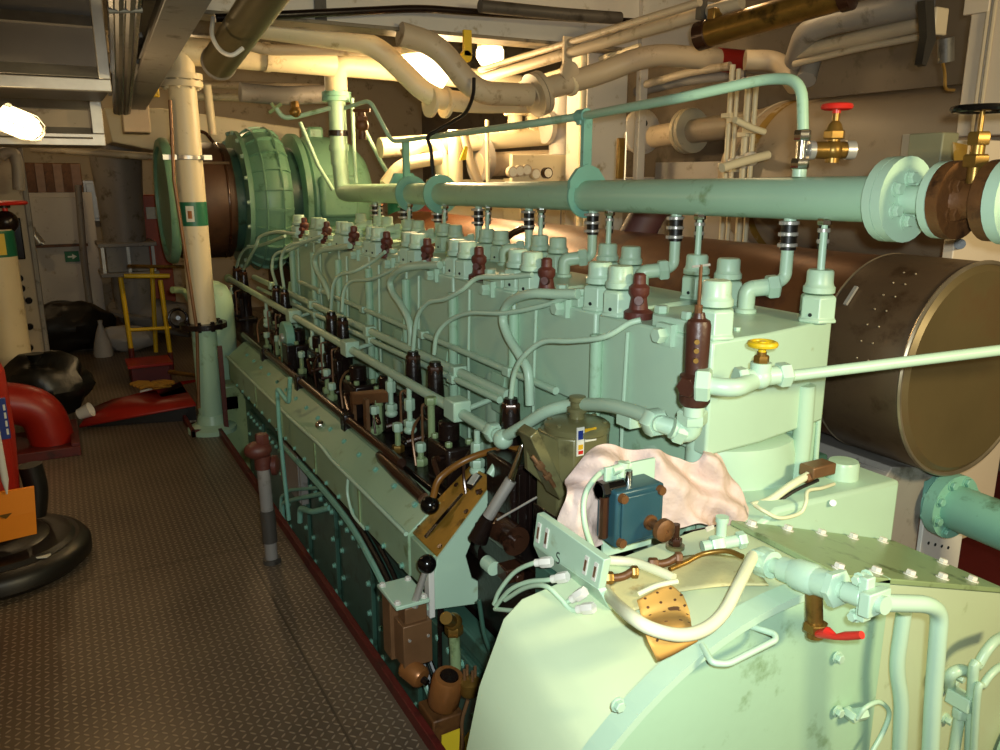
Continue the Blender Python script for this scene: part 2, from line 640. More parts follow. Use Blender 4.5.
# ================================================================ CYLINDER HEADS
def make_head():
    y0 = 1.47
    T = Thing('cylinder_head', 'pale green cylinder head, nearest in the row, over the yellow handwheel', 'cylinder head', (1.66, y0 + .24, 1.0), 'cylinder heads in a row')
    loop = [(1.40, y0), (1.60, y0 + .012), (1.92, y0 + .075), (1.93, y0 + .1), (1.93, y0 + .485), (1.40, y0 + .485)]
    body = T.add('head_body', MB().prism([(a, b, 1.0) for a, b in loop], (0, 0, .3)), GREEN2, .008)
    mb = MB()
    mb.prism([(1.405, y0 + .10, 1.3), (1.50, y0 + .09, 1.3), (1.60, y0 + .2, 1.3), (1.58, y0 + .27, 1.3), (1.43, y0 + .27, 1.3), (1.405, y0 + .24, 1.3)], (0, 0, .035))
    ic = T.add('injector_clamp', mb, GREEN2, .004)
    T.many('nut', [MB().hexn((1.435, y0 + .13, 1.335), Z, .02, .02), MB().hexn((1.435, y0 + .24, 1.335), Z, .02, .02)], GREEN2, parent=ic)
    T.add('plug', MB().hexn((1.56, y0 + .08, 1.3), Z, .009, .01), GREEN2)
    for (x, y) in ((1.445, y0 + .045), (1.435, y0 + .43), (1.865, y0 + .085), (1.865, y0 + .44)):
        mb = MB().lathe((x, y, 1.3), Z, [(.056, 0), (.056, .008), (.051, .012), (.051, .07), (.044, .076)], 6, ph=.3)
        nut = T.add('stud_nut', mb, GREEN2, .003)
        for q in (2, 3, 4):
            a = .3 + math.pi / 3 * (q + .5)
            ca = V((x, y, 0)) + frame(Z)[1] * math.cos(a) * .0442 + frame(Z)[2] * math.sin(a) * .0442
            nd = frame(Z)[1] * math.cos(a) + frame(Z)[2] * math.sin(a)
            T.add('tommy_hole', MB().cyl(V((ca.x, ca.y, 1.322)) - nd * .004, V((ca.x, ca.y, 1.322)) + nd * .002, .0055, n=10), INK, parent=nut)
        mb = MB().lathe((x, y, 1.379), Z, [(.037, 0), (.043, .003), (.043, .018), (.039, .022), (.0365, .03), (.036, .06), (.032, .066)], 24)
        T.add('stud_cap', mb, GREEN2, parent=nut)
    # elbow that takes the cooling riser
    mb = MB().lathe((1.80, y0 + .29, 1.3), Z, [(.032, 0), (.032, .01), (.025, .014), (.025, .05)], 16)
    mb.tube(fillet([(1.80, y0 + .29, 1.33), (1.80, y0 + .29, 1.37), (1.87, y0 + .25, 1.378)], .04), .025, 14)
    mb.hexn((1.85, y0 + .262, 1.376), V((.07, -.04, .008)), .037, .035)
    T.add('outlet_elbow', mb, GREEN2)
    # red brown starting valve on the left edge
    mb = MB().lathe((1.45, y0 + .36, 1.3), Z, [(.042, 0), (.042, .02), (.028, .028), (.023, .06), (.03, .072), (.03, .09), (.019, .1), (.018, .125), (.012, .13)], 18)
    mb.cyl((1.45, y0 + .355, 1.35), (1.41, y0 + .31, 1.36), .013, n=10)
    T.add('starting_valve', mb, RUST)
    # side pipe union on the left face
    mb = MB().box((1.385, y0 + .14, 1.262), (1.42, y0 + .2, 1.32)).hexn((1.388, y0 + .17, 1.29), -X, .022, .03)
    T.add('side_union', mb, GREEN2)
    return T.o


h0 = make_head()
for k in range(1, 8):
    dup(h0, (0, .5 * k, 0), 'pale green cylinder head, %s from the near end of the row' % ORD[k])

# ================================================================ MAIN COOLING PIPE over the heads
A = U(889, 199.5, x=1.9)
B = U(347, 193, x=1.9)
axp = (A - B).normalized()


def onpipe(px):
    """centre of the main pipe seen at column px"""
    lo, hi = 0.0, 1.0
    for _ in range(40):
        m = (lo + hi) / 2
        p = B.lerp(A, m) - CAM
        q = 500 + F * p.dot(RGT) / p.dot(FWD)
        if q < px:
            lo = m
        else:
            hi = m
    return B.lerp(A, lo)


T = Thing('cooling_water_pipe', 'long thick pale green pipe running above the row of cylinder heads', 'pipe', B.lerp(A, .5) - V((0, 0, .06)))
mb = MB().cyl(B, A, .06, n=32)
mb.tube(fillet([B, B - axp * .1, B - axp * .14 + V((0, 0, .25))], .08), .055, 20)
T.add('pipe_body', mb, GREEN)
mb = MB()
pe = A
flange(mb, pe - axp * .0, axp, .107, .055, .024, 0)
flange(mb, pe + axp * .026, axp, .107, .0, .026, 6, .015)
mb.cyl(pe + axp * .05, pe + axp * .14, .035, n=20)
T.add('end_flange', mb, GREEN2)
for px in (440, 411, 585):
    c = onpipe(px)
    mb = MB()
    if px != 585:
        flange(mb, c, axp, .105, .058, .016)
    else:
        mb.ring(c, axp, .088, .061, .012)
        mb.prism([c + V((-.085, 0, .03)), c + V((.085, 0, .03)), c + V((.085, 0, .06)), c + V((.05, 0, .105)), c + V((0, 0, .125)), c + V((-.05, 0, .105)), c + V((-.085, 0, .06))], axp * .02)
    T.add('hanger_flange', mb, TEAL)
for px in (407,):
    c = onpipe(px) - axp * .06
    T.add('saddle_bracket', MB().prism([c + V((-.09, 0, .06)), c + V((.09, 0, .06)), c + V((.06, 0, .12)), c + V((-.06, 0, .12))], axp * .02), TEAL)

T = Thing('orifice_valve', 'rusty brown flanged valve body with brass gland after the green pipe end', 'valve', A + axp * .14 - V((0, 0, .1)))
q = A + axp * .14
mb = MB()
flange(mb, q, axp, .092, .0, .02)
T.add('companion_flange', mb, GREEN2)
mb = MB()
flange(mb, q + axp * .022, axp, .092, .0, .03, 4, .016)
mb.lathe(q + axp * .05, axp, [(.05, 0), (.042, .02), (.042, .06), (.05, .085)], 20)
flange(mb, q + axp * .125, axp, .092, .0, .03, 4, .016)
T.add('valve_body', mb, RUSTB)
mb = MB()
pz = q + axp * .075
mb.cyl(pz, pz + Z * .14, .016).hexn(pz + Z * .075, Z, .03, .03).hexn(pz + Z * .125, Z, .026, .03).cyl(pz + Z * .14, pz + Z * .2, .006)
T.add('gland', mb, BRASS)
mb = MB().torus(pz + Z * .205, Z, .06, .008).cyl(pz + Z * .2, pz + Z * .215, .018)
for k in range(3):
    a = k * 2.094
    mb.tube([pz + Z * .207, pz + Z * .205 + V((math.cos(a), math.sin(a), 0)) * .06], .006, 8)
T.add('handwheel', mb, BLACK)
T = Thing('pipe_spool', 'pale green bolted flange and pipe at the right picture edge', 'pipe', q + axp * .16 - V((0, 0, .1)))
mb = MB()
flange(mb, q + axp * .16, axp, .098, .0, .03, 6, .015)
mb.cyl(q + axp * .19, q + axp * .5, .05, n=24)
T.add('flange', mb, GREEN2)

# thin riser with clamps and thick riser, one pair per head
def hoses(mb, p, r, n, gap):
    for k in range(n):
        mb.lathe(p - Z * (gap * k), Z, [(r, 0), (r * 1.12, .002), (r * 1.12, .01), (r, .012)], 18)


T0 = Thing('riser_pipe', 'green cooling riser bending to the nearest cylinder head, with rubber joint and clamps', 'pipe', (1.9, 1.71, 1.37), 'thick cooling risers')
pt = V((1.9, 1.71, 1.60))
mb = MB().tube(fillet([pt, (1.9, 1.71, 1.405), (1.875, 1.716, 1.388), (1.81, 1.75, 1.378)], .05, 7), .0185, 14).cyl(pt, pt - Z * .02, .028, .02)
T0.add('riser_tube', mb, GREEN2)
mb = MB().cyl(pt - Z * .03, pt - Z * .115, .0235, n=18)
sl = T0.add('rubber_sleeve', mb, BLACKR)
for q in range(3):
    mb = MB()
    hoses(mb, pt - Z * (.042 + .032 * q), .0245, 1, 0)
    mb.cb(pt + V((-.03, 0, -.036 - .032 * q)), (.016, .012, .01))
    T0.add('hose_clamp', mb, STEEL, parent=sl)
T1 = Thing('vent_riser_pipe', 'thin green vent riser into a stud cap of the nearest cylinder head', 'pipe', (1.88, 1.57, 1.46), 'thin vent risers')
p2 = V((1.88, 1.57, 1.60))
mb = MB().cyl(p2, (1.866, 1.556, 1.44), .0105, n=12).cyl(p2, p2 - Z * .016, .02, .013)
T1.add('riser_tube', mb, GREEN2)
mb = MB().cyl(p2 - Z * .03, p2 - Z * .1, .014, n=14)
sl = T1.add('rubber_sleeve', mb, BLACKR)
T1.add('union_nut', MB().hexn(p2 - Z * .034, Z, .02, .02), CHROME)
for q in (.055, .085):
    mb = MB()
    hoses(mb, p2 - Z * q, .0155, 1, 0)
    T1.add('hose_clamp', mb, STEEL, parent=sl)
for k in range(1, 8):
    dz = -.0085 * k
    dup(T0.o, (0, .5 * k, dz), 'green cooling riser with rubber joint over the %s cylinder head' % ORD[k])
    dup(T1.o, (0, .5 * k, dz), 'thin green vent riser over the %s cylinder head' % ORD[k])

# upper small green pipe
A2 = [U(430, 137, y=4.3), U(530, 124, y=3.1), U(583, 116, x=1.9), U(680, 98, y=2.05), U(770, 78, x=1.9), U(802, 80, x=1.9), U(803, 130, x=1.9)]
T = Thing('vent_header_pipe', 'thin pale green pipe above the thick one, bending down at the red valve', 'pipe', A2[2] - V((0, 0, .4)))
mb = MB().tube(fillet(A2, .06, 6), .016, 14)
T.add('pipe_body', mb, GREEN)
mb = MB().tube(fillet([U(430, 137, y=4.3), U(392, 142, y=4.6), U(370, 100, y=4.7), U(345, 108, y=4.9)], .05, 5), .012, 10)
T.add('pipe_end', mb, GREEN)
c = U(583, 116, x=1.9)
c0 = onpipe(585)
mb = MB().box((c.x - .02, c0.y - .012, c0.z + .1), (c.x + .02, c0.y + .012, c.z - .01)).cyl(c - axp * .03, c + axp * .03, .028).hexn(c - V((0, 0, .034)), Z, .028, .02)
T.add('support_post', mb, TEAL, .002)
c = U(408, 143, y=4.45)
c0 = onpipe(407)
T.add('support_post', MB().box((c0.x - .02, c0.y - .012, c0.z + .1), (c0.x + .02, c0.y + .012, c0.z + .32)), TEAL, .002)
e = U(803, 130, x=1.9)
mb = MB().hexn(e, -Z, .024, .03).cyl(e - Z * .03, e - Z * .08, .015).hexn(e - Z * .078, -Z, .026, .03).sph(e - Z * .055 + X * .012, .018)
T.add('union', mb, CHROME)
T.add('stub', MB().cyl(e - Z * .1, V((e.x, e.y, 1.695)), .02), GREEN2)
vb = e - Z * .055
T = Thing('globe_valve', 'brass globe valve with red handwheel on the thin green pipe', 'valve', vb + X * .09 - Z * .03)
v0 = vb + RGT * .09
mb = MB().cyl(vb + RGT * .03, vb + RGT * .13, .024, n=18).cyl(v0, v0 + Z * .06, .018).hexn(v0 + Z * .03, Z, .03, .025).lathe(v0 + Z * .05, Z, [(.024, 0), (.018, .02), (.01, .03), (.01, .06)], 16)
mb.sph(v0, .03).cyl(v0, v0 - Z * .035, .02)
T.add('valve_body', mb, BRASS)
T.add('pipe_cap', MB().cyl(vb + RGT * .125, vb + RGT * .15, .026, n=20), STEEL)
T.add('collar', MB().cyl(vb + RGT * .02, vb + RGT * .036, .026), STEEL)
mb = MB().torus(v0 + Z * .118, Z, .035, .009).cyl(v0 + Z * .1, v0 + Z * .125, .012)
for k in range(4):
    a = k * 1.571
    mb.tube([v0 + Z * .117, v0 + Z * .118 + V((math.cos(a), math.sin(a), 0)) * .035], .005, 8)
T.add('handwheel', mb, REDV)

# ================================================================ EXHAUST PIPE with lagging
T = Thing('exhaust_pipe', 'huge brown sheet clad exhaust pipe behind the cylinder heads', 'exhaust pipe', (2.45, 3.5, .77))
ex = V((2.45, 0, 1.11))
T.add('lagging', MB().lathe(ex + Y * 1.72, Y, [(.325, 0), (.325, 4.3)], 64), LAG)
T.add('end_band', MB().lathe(ex + Y * 1.45, Y, [(.33, 0), (.336, .01), (.336, .3), (.327, .31)], 64), BANDL)
T.add('end_disc', MB().lathe(ex + Y * 1.435, Y, [(.0, 0.012), (.12, .006), (.2, .01), (.31, .0), (.328, .012)], 64), LAG2)
T.add('seam', MB().torus(ex + Y * 1.447, Y, .335, .007, 64, 6), SEAM)
T.add('seam', MB().torus(ex + Y * 1.757, Y, .334, .004, 64, 6), SEAM)
for k in range(7):
    a = R(118 + k * 9)
    for yy in (1.56, 1.6):
        d = V((math.cos(a), 0, math.sin(a)))
        T.add('rivet', MB().sph(ex + Y * yy + d * .337, .0035, 8, 6), SEAM)
a = R(140)
d = V((math.cos(a), 0, math.sin(a)))
tn = V((-math.sin(a), 0, math.cos(a)))
T.add('strap_clip', MB().obox(ex + Y * 1.70 + d * .343, tn * .035, Y * .006, d * .004), STEEL)
mb = MB().tube(spline([U(487, 258, x=2.15), U(500, 243, x=2.16), U(515, 232, x=2.2), U(532, 226, x=2.25)]), .02, 12)
solo('hose', mb, OILY2, 'dark brown hose over the lit part of the exhaust pipe', 'hose')
T = Thing('lagged_branch', 'dark maroon lagged branch standing on the exhaust pipe', 'exhaust branch', U(630, 232, x=2.5))
c = U(630, 232, x=2.5)
T.add('branch_body', MB().cyl(c - Z * .08, c + V((.08, -.06, .12)), .085, n=24), mat('maroon_lagging', '#4a2a2a', .6, var=.2))

# ================================================================ FLYWHEEL CASING
Y0, Y1 = 1.05, 1.37
prof = []
for k in range(0, 30):
    a = R(215 - k * 4.35)
    prof.append((1.28 + .75 * math.cos(a), .11 + .75 * math.sin(a)))
prof = [p for p in prof if p[0] < 1.38]
facet = [(1.40, .852), (2.055, .648)]
prof2 = prof + facet + [(2.6, -.3)]
BK = [(.62, -.3), (.655, .45), (.695, .63), (.755, .775), (.80, .81), (1.0, .84), (1.28, .862), (1.40, .857)]


def zback(x):
    for (x0, z0), (x1, z1) in zip(BK, BK[1:]):
        if x0 <= x <= x1:
            return z0 + (z1 - z0) * (x - x0) / (x1 - x0)
    return -1 if x < BK[0][0] else BK[-1][1]
CORR = [215, 155, 143, 134, 128, 112, 92, 84]


def casing_loft():
    fr, bk = [], []
    for i in range(len(CORR) - 1):
        n_ = 8 if i == 0 else 4
        for k in range(n_):
            t = k / n_
            a = R(CORR[i] + (CORR[i + 1] - CORR[i]) * t)
            fr.append((1.28 + .75 * math.cos(a), .11 + .75 * math.sin(a)))
            bk.append((BK[i][0] + (BK[i + 1][0] - BK[i][0]) * t, BK[i][1] + (BK[i + 1][1] - BK[i][1]) * t))
    tail = facet + [(2.6, -.3)]
    fr, bk = fr + tail, bk + tail
    n = len(fr)
    vs, fs = [], []
    for yy, pr in ((Y0, fr), (Y1, bk)):
        vs += [V((x, yy, z)) for x, z in pr]
    fs = [tuple(range(n)), tuple(range(2 * n - 1, n - 1, -1))]
    for i in range(n):
        k = (i + 1) % n
        fs.append((k, i, i + n, k + n))
    return MB().add(vs, fs)


T = Thing('flywheel_casing', 'big pale green rounded flywheel casing at the near end', 'casing', (1.3, 1.2, -.35))
body = T.add('casing_shell', casing_loft(), CASEP, .003, ang=24)
# raised rim on the curved front
mb = MB()
ro = [(1.28 + .757 * math.cos(R(a)), .11 + .757 * math.sin(R(a))) for a in range(200, 78, -4)]
ri = [(1.28 + .74 * math.cos(R(a)), .11 + .74 * math.sin(R(a))) for a in range(200, 78, -4)]
for i in range(len(ro) - 1):
    l = [V((ro[i][0], Y0 - .03, ro[i][1])), V((ro[i + 1][0], Y0 - .03, ro[i + 1][1])), V((ri[i + 1][0], Y0 - .03, ri[i + 1][1])), V((ri[i][0], Y0 - .03, ri[i][1]))]
    mb.prism(l, (0, .05, 0))
T.add('rim', mb, GREEN2, parent=body)
T.add('rim_shade_line', MB().tube([V((1.28 + .736 * math.cos(R(a)), Y0 - .009, .11 + .736 * math.sin(R(a)))) for a in range(200, 86, -4)], .0035, 6), GREEND, parent=body)  # dark ring put in as the shade line between rim and cover
# front cover plate left of the pipes
cv = [(1.28 + .733 * math.cos(R(a)), .11 + .733 * math.sin(R(a))) for a in range(200, 78, -4)]
xe = U(880, 650, y=Y0).x
cv += [(xe, cv[-1][1] - .02), (xe, -.3)]
fc = T.add('front_cover', MB().prism([(x, Y0 - .006, z) for x, z in cv], (0, .03, 0)), GREEN, .003)
for px, py in ((617, 704), (837, 657), (837, 711)):
    T.add('cover_bolt', MB().bolt(U(px, py, y=Y0 - .012), -Y, .011, .014), GREEN2, parent=fc)
mb = MB()
dn = V((facet[1][0] - facet[0][0], 0, facet[1][1] - facet[0][1])).normalized()
nn = V((-dn.z, 0, dn.x))
Lf = math.hypot(facet[1][0] - facet[0][0], facet[1][1] - facet[0][1])
tp = T.add('top_plate', MB().prism([V((facet[0][0], Y0 - .006, facet[0][1])) + nn * .0, V((facet[1][0], Y0 - .006, facet[1][1])), V((facet[1][0], Y1, facet[1][1])), V((facet[0][0], Y1, facet[0][1]))], nn * .014), GREEN3, .003)
mb = MB()
for k in range(5):
    f0 = V((facet[0][0], 0, facet[0][1])) + dn * (Lf * (.06 + .2 * k)) + nn * .014
    for yb in (Y0 + .03, Y1 - .03):
        T.add('plate_bolt', MB().bolt(f0 + Y * yb, nn, .012, .013), WPLAST, parent=tp)
f0 = V((facet[0][0], 0, facet[0][1])) + dn * (Lf * .96) + nn * .014
T.add('plate_bolt', MB().bolt(f0 + Y * (Y0 + .15), nn, .012, .013), WPLAST, parent=tp)
# lifting handle
hp = [U(702, 645, y=Y0 - .01), U(712, 663, y=Y0 - .06), U(728, 664, y=Y0 - .07), U(776, 640, y=Y0 - .07), U(775, 634, y=Y0 - .06), U(750, 626, y=Y0 - .01)]
T.add('handle', MB().tube(fillet(hp, .012, 4), .0065, 10), GREEN2)
# ================================================================ CONTROL SIDE BEAM
T = Thing('fuel_rack_cover', 'long pale green bolted cover beam along the walkway side of the engine', 'cover', (1.0, 4.0, .345))
sec = [(.95, .345), (.95, .505), (1.06, .595), (1.085, .595), (1.085, .345)]
T.add('beam_shell', MB().prism([V((x, 2.4, z)) for x, z in sec], (0, 3.2, 0)), BEAMG, .005)
sn = V((-.09, 0, .11)).normalized()
T.many('slope_bolt', [MB().bolt(V((1.02, 2.5 + .2 * k, .562)), sn, .010, .012) for k in range(15)], TEAL)
T.many('edge_bolt', [MB().bolt(V((.95, 2.46 + .18 * k, .362)), -X, .009, .011) for k in range(17)], TEAL)
T.many('panel_joint', [MB().box((.944, 2.9 + .62 * k, .35), (.951, 2.915 + .62 * k, .5)) for k in range(4)], GREEN3)
mb = MB().tube(fillet([(.943, 2.4, .508), (.943, 3.0, .508), (.943, 3.25, .508), (.94, 3.38, .53), (.94, 3.9, .515), (.94, 5.6, .508)], .1), .0085, 10)
solo('conduit', mb, GREEN2, 'thin pale green conduit clipped along the long cover beam', 'conduit')
mb = MB().tube(fillet([(.942, 3.02, .5), (.937, 3.03, .44), (.937, 2.98, .36), (.95, 2.86, .34)], .05), .006, 8)
solo('conduit', mb, GREEN2, 'short thin conduit hanging down the face of the cover beam', 'conduit')
rp = U(427, 507, x=1.03)
rz = .63
T = Thing('control_shaft', 'long oily brown shaft over the cover beam, ending in a black ball knob', 'shaft', (1.07, 4, rz))
T.add('shaft', MB().tube([(1.07, 5.62, rz + .01), (1.07, 2.75, rz)], .02, 12), OILY2)
h0_, h1_ = U(379, 455, x=1.06), U(424, 499, x=1.03)
T.add('hand_grip', MB().tube([h0_, h0_.lerp(h1_, .1), h0_.lerp(h1_, .5), h1_], [.016, .025, .028, .022], 16), OILY2)
T.add('ball_knob', MB().sph(U(430, 505, x=1.02), .033, 24, 14), BLACK)
for y in (3.4, 4.2, 5.0):
    T.add('shaft_bearing', MB().box((1.045, y - .03, .57), (1.095, y + .03, rz + .03)), OILY, .006)

# quadrant plate
A_, B_ = U(408, 529, x=.965), U(437, 557, x=.965)
C_, D_ = U(470, 465, y=A_.y), U(495, 479, y=B_.y)
gn = (B_ - A_).cross(C_ - A_).normalized()
if gn.z < 0:
    gn = -gn


def G(u, v, h=0.0):
    return (A_.lerp(C_, u)).lerp(B_.lerp(D_, u), v) + gn * h


T = Thing('control_quadrant', 'gold brown sloping quadrant plate with a lever slot and scale window', 'control plate', G(.5, .5, -.1))
pl = T.add('quadrant_plate', MB().prism([G(0, 0), G(1, 0), G(1, 1), G(0, 1)], -gn * .02), GOLD, .004)
T.add('lever_slot', MB().prism([G(.06, .44, .0), G(.68, .44), G(.68, .52), G(.06, .52)], gn * .0015), OILY, parent=pl)
T.add('scale_window', MB().prism([G(.76, .3), G(.96, .3), G(.96, .62), G(.76, .62)], gn * .002), OILY, parent=pl)
T.add('scale_card', MB().prism([G(.80, .4), G(.95, .34), G(.95, .54), G(.82, .58)], gn * .004), LABELW, parent=pl)
for u, v in ((.1, .12), (.1, .9), (.55, .9), (.72, .14), (.8, .9)):
    T.add('plate_screw', MB().cyl(G(u, v), G(u, v, .003), .009, n=12), OILY2, parent=pl)
T.add('front_lip', MB().prism([G(0, 1), G(1, 1), G(1, 1.03), G(0, 1.03)], -gn * .03), GREEN2, parent=pl)

yb = 2.19
br = [U(427, 611, y=yb), U(438, 558, y=yb), U(490, 500, y=yb), U(493, 520, y=yb), U(474, 536, y=yb), U(466, 556, y=yb), U(472, 578, y=yb), U(494, 590, y=yb), U(492, 602, y=yb)]
T = Thing('end_bracket', 'pale green curved bracket plate under the gold quadrant', 'bracket', br[0])
T.add('bracket_plate', MB().prism(br, Y * .02), GREEN2, .003)
T.add('stiffener', MB().box(U(429, 560, y=yb) - V((.006, .01, 0)), U(431, 617, y=yb) + V((.012, .03, 0))), WPLAST, .003)
mb = MB().box((.955, 2.22, .35), (1.08, 2.395, .5))
T.add('bracket_box', mb, BEAMG, .004)
mb = MB().tube(spline([U(433, 497, y=2.3), U(440, 478, y=2.3), U(464, 461, y=2.3), U(492, 451, y=2.25), U(519, 449, y=2.15)]), .0115, 12)
solo('brown_cable', mb, BROWNC, 'thick brown cable arching over the gold quadrant plate', 'cable')
mb = MB().cyl(U(490, 475, y=2.15), U(499, 460, y=2.15), .014).cyl(U(498, 461, y=2.15), U(501, 457, y=2.15), .019)
solo('oil_cup', mb, GREEN2, 'pale green stub cup behind the gold quadrant plate', 'cup')

# hand lever and governor gear behind it
T = Thing('hand_lever', 'bare steel hand lever with round grip in front of the black gear case', 'lever', U(482, 535, y=2.0))
T.add('lever_grip', MB().tube([U(488, 517, y=1.98), U(511, 480, y=1.95)], .0175, 18), STEEL)
T.add('lever_tip', MB().tube([U(511, 480, y=1.95), U(522, 447, y=1.92), U(523, 444, y=1.92)], [.0125, .007, .004], 14), CHROME)
T.add('lever_foot', MB().tube([U(488, 517, y=1.98), U(478, 540, y=2.0)], [.02, .03], 14), OILY)
T.add('fork', MB().tube([U(497, 520, y=1.97), U(537, 497, y=1.9)], .0035, 8), STEEL)
T = Thing('gear_case', 'black oily gear case beside the steel hand lever', 'machine', (1.2, 2.1, .55))
a, b = U(500, 540, y=2.1), U(540, 452, y=2.1)
a.z = max(a.z, .605)
T.add('case_body', MB().box((a.x, 2.02, a.z), (b.x, 2.2, b.z)), OILY, .012)
for k in range(4):
    p = a.lerp(b, .12 + .25 * k)
    T.add('case_rib', MB().box((p.x - .006, 2.0, a.z + .02), (p.x + .006, 2.03, b.z - .02)), OILY, .002)
c = U(484, 545, y=2.2)
T.add('drum', MB().cyl(c - Y * .05, c + Y * .1, .05, n=24).cyl(c - Y * .07, c - Y * .05, .03), OILY)
c = U(508, 535, y=1.95)
T.add('hub', MB().cyl(c - Y * .05, c + Y * .08, .045, n=20).cyl(c - Y * .07, c - Y * .04, .02), OILY2)
c = U(491, 566, y=1.95)
T.add('cup', MB().cyl(c - Y * .02, c + Y * .03, .022, n=18), GREEN2)
c = U(512, 572, y=1.9)
T.add('clamp', MB().box(c - V((.035, .03, .02)), c + V((.035, .03, .025))).cyl(c - Y * .05, c, .014), OILY2, .004)
mb = MB().box(U(472, 588, y=2.3) - V((0, 0, .3)), U(498, 560, y=2.3) + V((0, .02, 0)))
T.add('back_plate', mb, GREEND, .004)

# second lever with copper solenoid block
T = Thing('shut_off_lever', 'short lever with shiny black ball knob above the copper coloured box', 'lever', U(415, 600, y=2.14))
T.add('lever_rod', MB().tube([U(414, 606, y=2.14), U(425, 572, y=2.12)], [.014, .0095], 12), STEEL)
T.add('ball_knob', MB().sph(U(427, 564, y=2.12), .03, 24, 14), BLACK)
T = Thing('solenoid_valve', 'copper coloured box valve with pale top plate beside the walkway edge', 'valve', U(412, 668, y=2.15))
q = U(403, 628, y=2.12)
r = U(433, 661, y=2.12)
T.add('front_box', MB().box((q.x, 2.12, r.z), (r.x, 2.2, q.z)), COPPER, .003)
T.add('lever_box', MB().box((q.x + .012, 2.13, q.z), (r.x - .012, 2.19, q.z + .055)), COPPER, .003)
T.add('side_box', MB().box((q.x - .012, 2.2, r.z - .01), (r.x, 2.27, q.z + .06)), COPPER, .003)
T.add('top_plate', MB().box((q.x - .02, 2.12, q.z + .062), (r.x - .005, 2.29, q.z + .075)), GREEN2, .003)
T.many('bolt', [MB().bolt((x_, y_, q.z + .075), Z, .009, .01) for x_ in (q.x - .008, r.x - .018) for y_ in (2.14, 2.27)], WPLAST)
T.many('screw', [MB().cyl((x_, 2.12, q.z - .05), (x_, 2.116, q.z - .05), .005, n=10) for x_ in (q.x + .02, r.x - .015)], STEEL)
c = U(421, 672, y=2.1)
T = Thing('roller', 'orange brown roller with dark hub below the copper coloured box', 'roller', c - Z * .03)
T.add('roller_body', MB().lathe(c + V((-.03, .06, 0)), V((.35, -.9, -.2)), [(.028, 0), (.036, .01), (.036, .07), (.03, .08), (.02, .083)], 22), COPPER2)
T.add('hub', MB().lathe(c + V((-.03, .06, 0)) + V((.35, -.9, -.2)).normalized() * .083, V((.35, -.9, -.2)), [(.012, 0), (.01, .02)], 14), OILY)
c = U(446, 690, y=2.0)
T = Thing('copper_pot', 'copper cylinder pot with dark open top near the walkway edge', 'pot', c - Z * .06)
ax = V((.1, -.25, 1)).normalized()
T.add('pot_body', MB().lathe(c - ax * .055, ax, [(.045, 0), (.05, .01), (.05, .1), (.044, .112), (.03, .114), (.028, .09)], 28), COPPER2)
T.add('pot_opening', MB().lathe(c + ax * .05, ax, [(.029, 0), (.027, .012)], 20), OILY)
p = U(455, 660, y=2.02)
T = Thing('drain_fitting', 'olive vertical pipe with rusty elbow behind the copper pot', 'pipe fitting', p - Z * .05)
T.add('pipe', MB().cyl(U(456, 668, y=2.1), U(454, 632, y=2.1), .018, n=16), GREEN3)
T.add('elbow', MB().hexn(U(454, 634, y=2.1), Z, .03, .035).sph(U(453, 622, y=2.1), .03).cyl(U(453, 622, y=2.1), U(446, 618, y=2.05), .02), BRASS)
c = U(470, 684, y=1.95)
T = Thing('knurled_knob', 'brass knurled cap between copper pot and the round casing', 'cap', c - Z * .03)
T.add('knob', MB().lathe(c - Z * .03, Z, [(.03, 0), (.034, .01), (.034, .04), (.02, .05)], 20), BRASS)
T.many('pin', [MB().cyl(c + V((.018 * math.cos(t), .018 * math.sin(t), .02)), c + V((.018 * math.cos(t), .018 * math.sin(t), .055)), .005, n=8) for t in (0, 1.6, 3.1, 4.7)], COPPER)
T = Thing('cast_block', 'brown cast block with yellow tag plate at the bottom of the engine end', 'block', U(450, 750, y=2.0))
a, b = U(434, 765, y=2.0), U(464, 712, y=2.0)
T.add('block', MB().box((a.x, 2.0, a.z), (b.x, 2.12, b.z)), RUSTB, .006)
T.add('yellow_tag', MB().prism([U(442, 736, y=1.99), U(460, 729, y=1.98), U(459, 752, y=1.98), U(441, 758, y=1.99)], Y * .004), YELBR)
T.add('yellow_tag', MB().prism([U(465, 738, y=1.97), U(471, 730, y=1.97), U(471, 752, y=1.97), U(464, 757, y=1.97)], Y * .004), YELBR)
mb = MB().tube(spline([U(468, 700, y=1.93), U(462, 722, y=1.93), U(463, 745, y=1.93), U(460, 765, y=1.93)]), .006, 8)
T.add('pipe', mb, COPPER)
mb = MB().tube(fillet([U(441, 600, y=2.3), U(441, 760, y=2.3)], .05), .012, 10)
solo('pipe', mb, OILY, 'dark vertical pipe behind the copper coloured box', 'pipe')
mb = MB().tube(fillet([U(479, 600, y=1.9), U(484, 635, y=1.9), U(492, 655, y=1.9)], .05), .007, 10)
solo('pipe', mb, GREEND, 'dark green pipe beside the round casing edge', 'pipe')

# cables under the cover beam
for i, (dx, dz, r_, m_) in enumerate(((0, 0, .014, CABLE), (.03, -.03, .012, GREEND), (.02, .02, .01, CABLE), (-.0, -.05, .016, TEAL))):
    mb = MB().tube(spline([(.985 + dx, 4.3, .3 + dz), (.985 + dx, 3.3, .3 + dz), (.97 + dx, 2.8, .25 + dz * 1.2), (.97 + dx, 2.45, .1 + dz), (1.0 + dx, 2.25, -.12 + dz)]), r_, 8)
    solo('cable', mb, m_, ['uppermost black cable sagging under the cover beam', 'dark green cable under the cover beam', 'thin black cable tight under the cover beam', 'teal pipe curving down under the cover beam near its end'][i], 'cable')
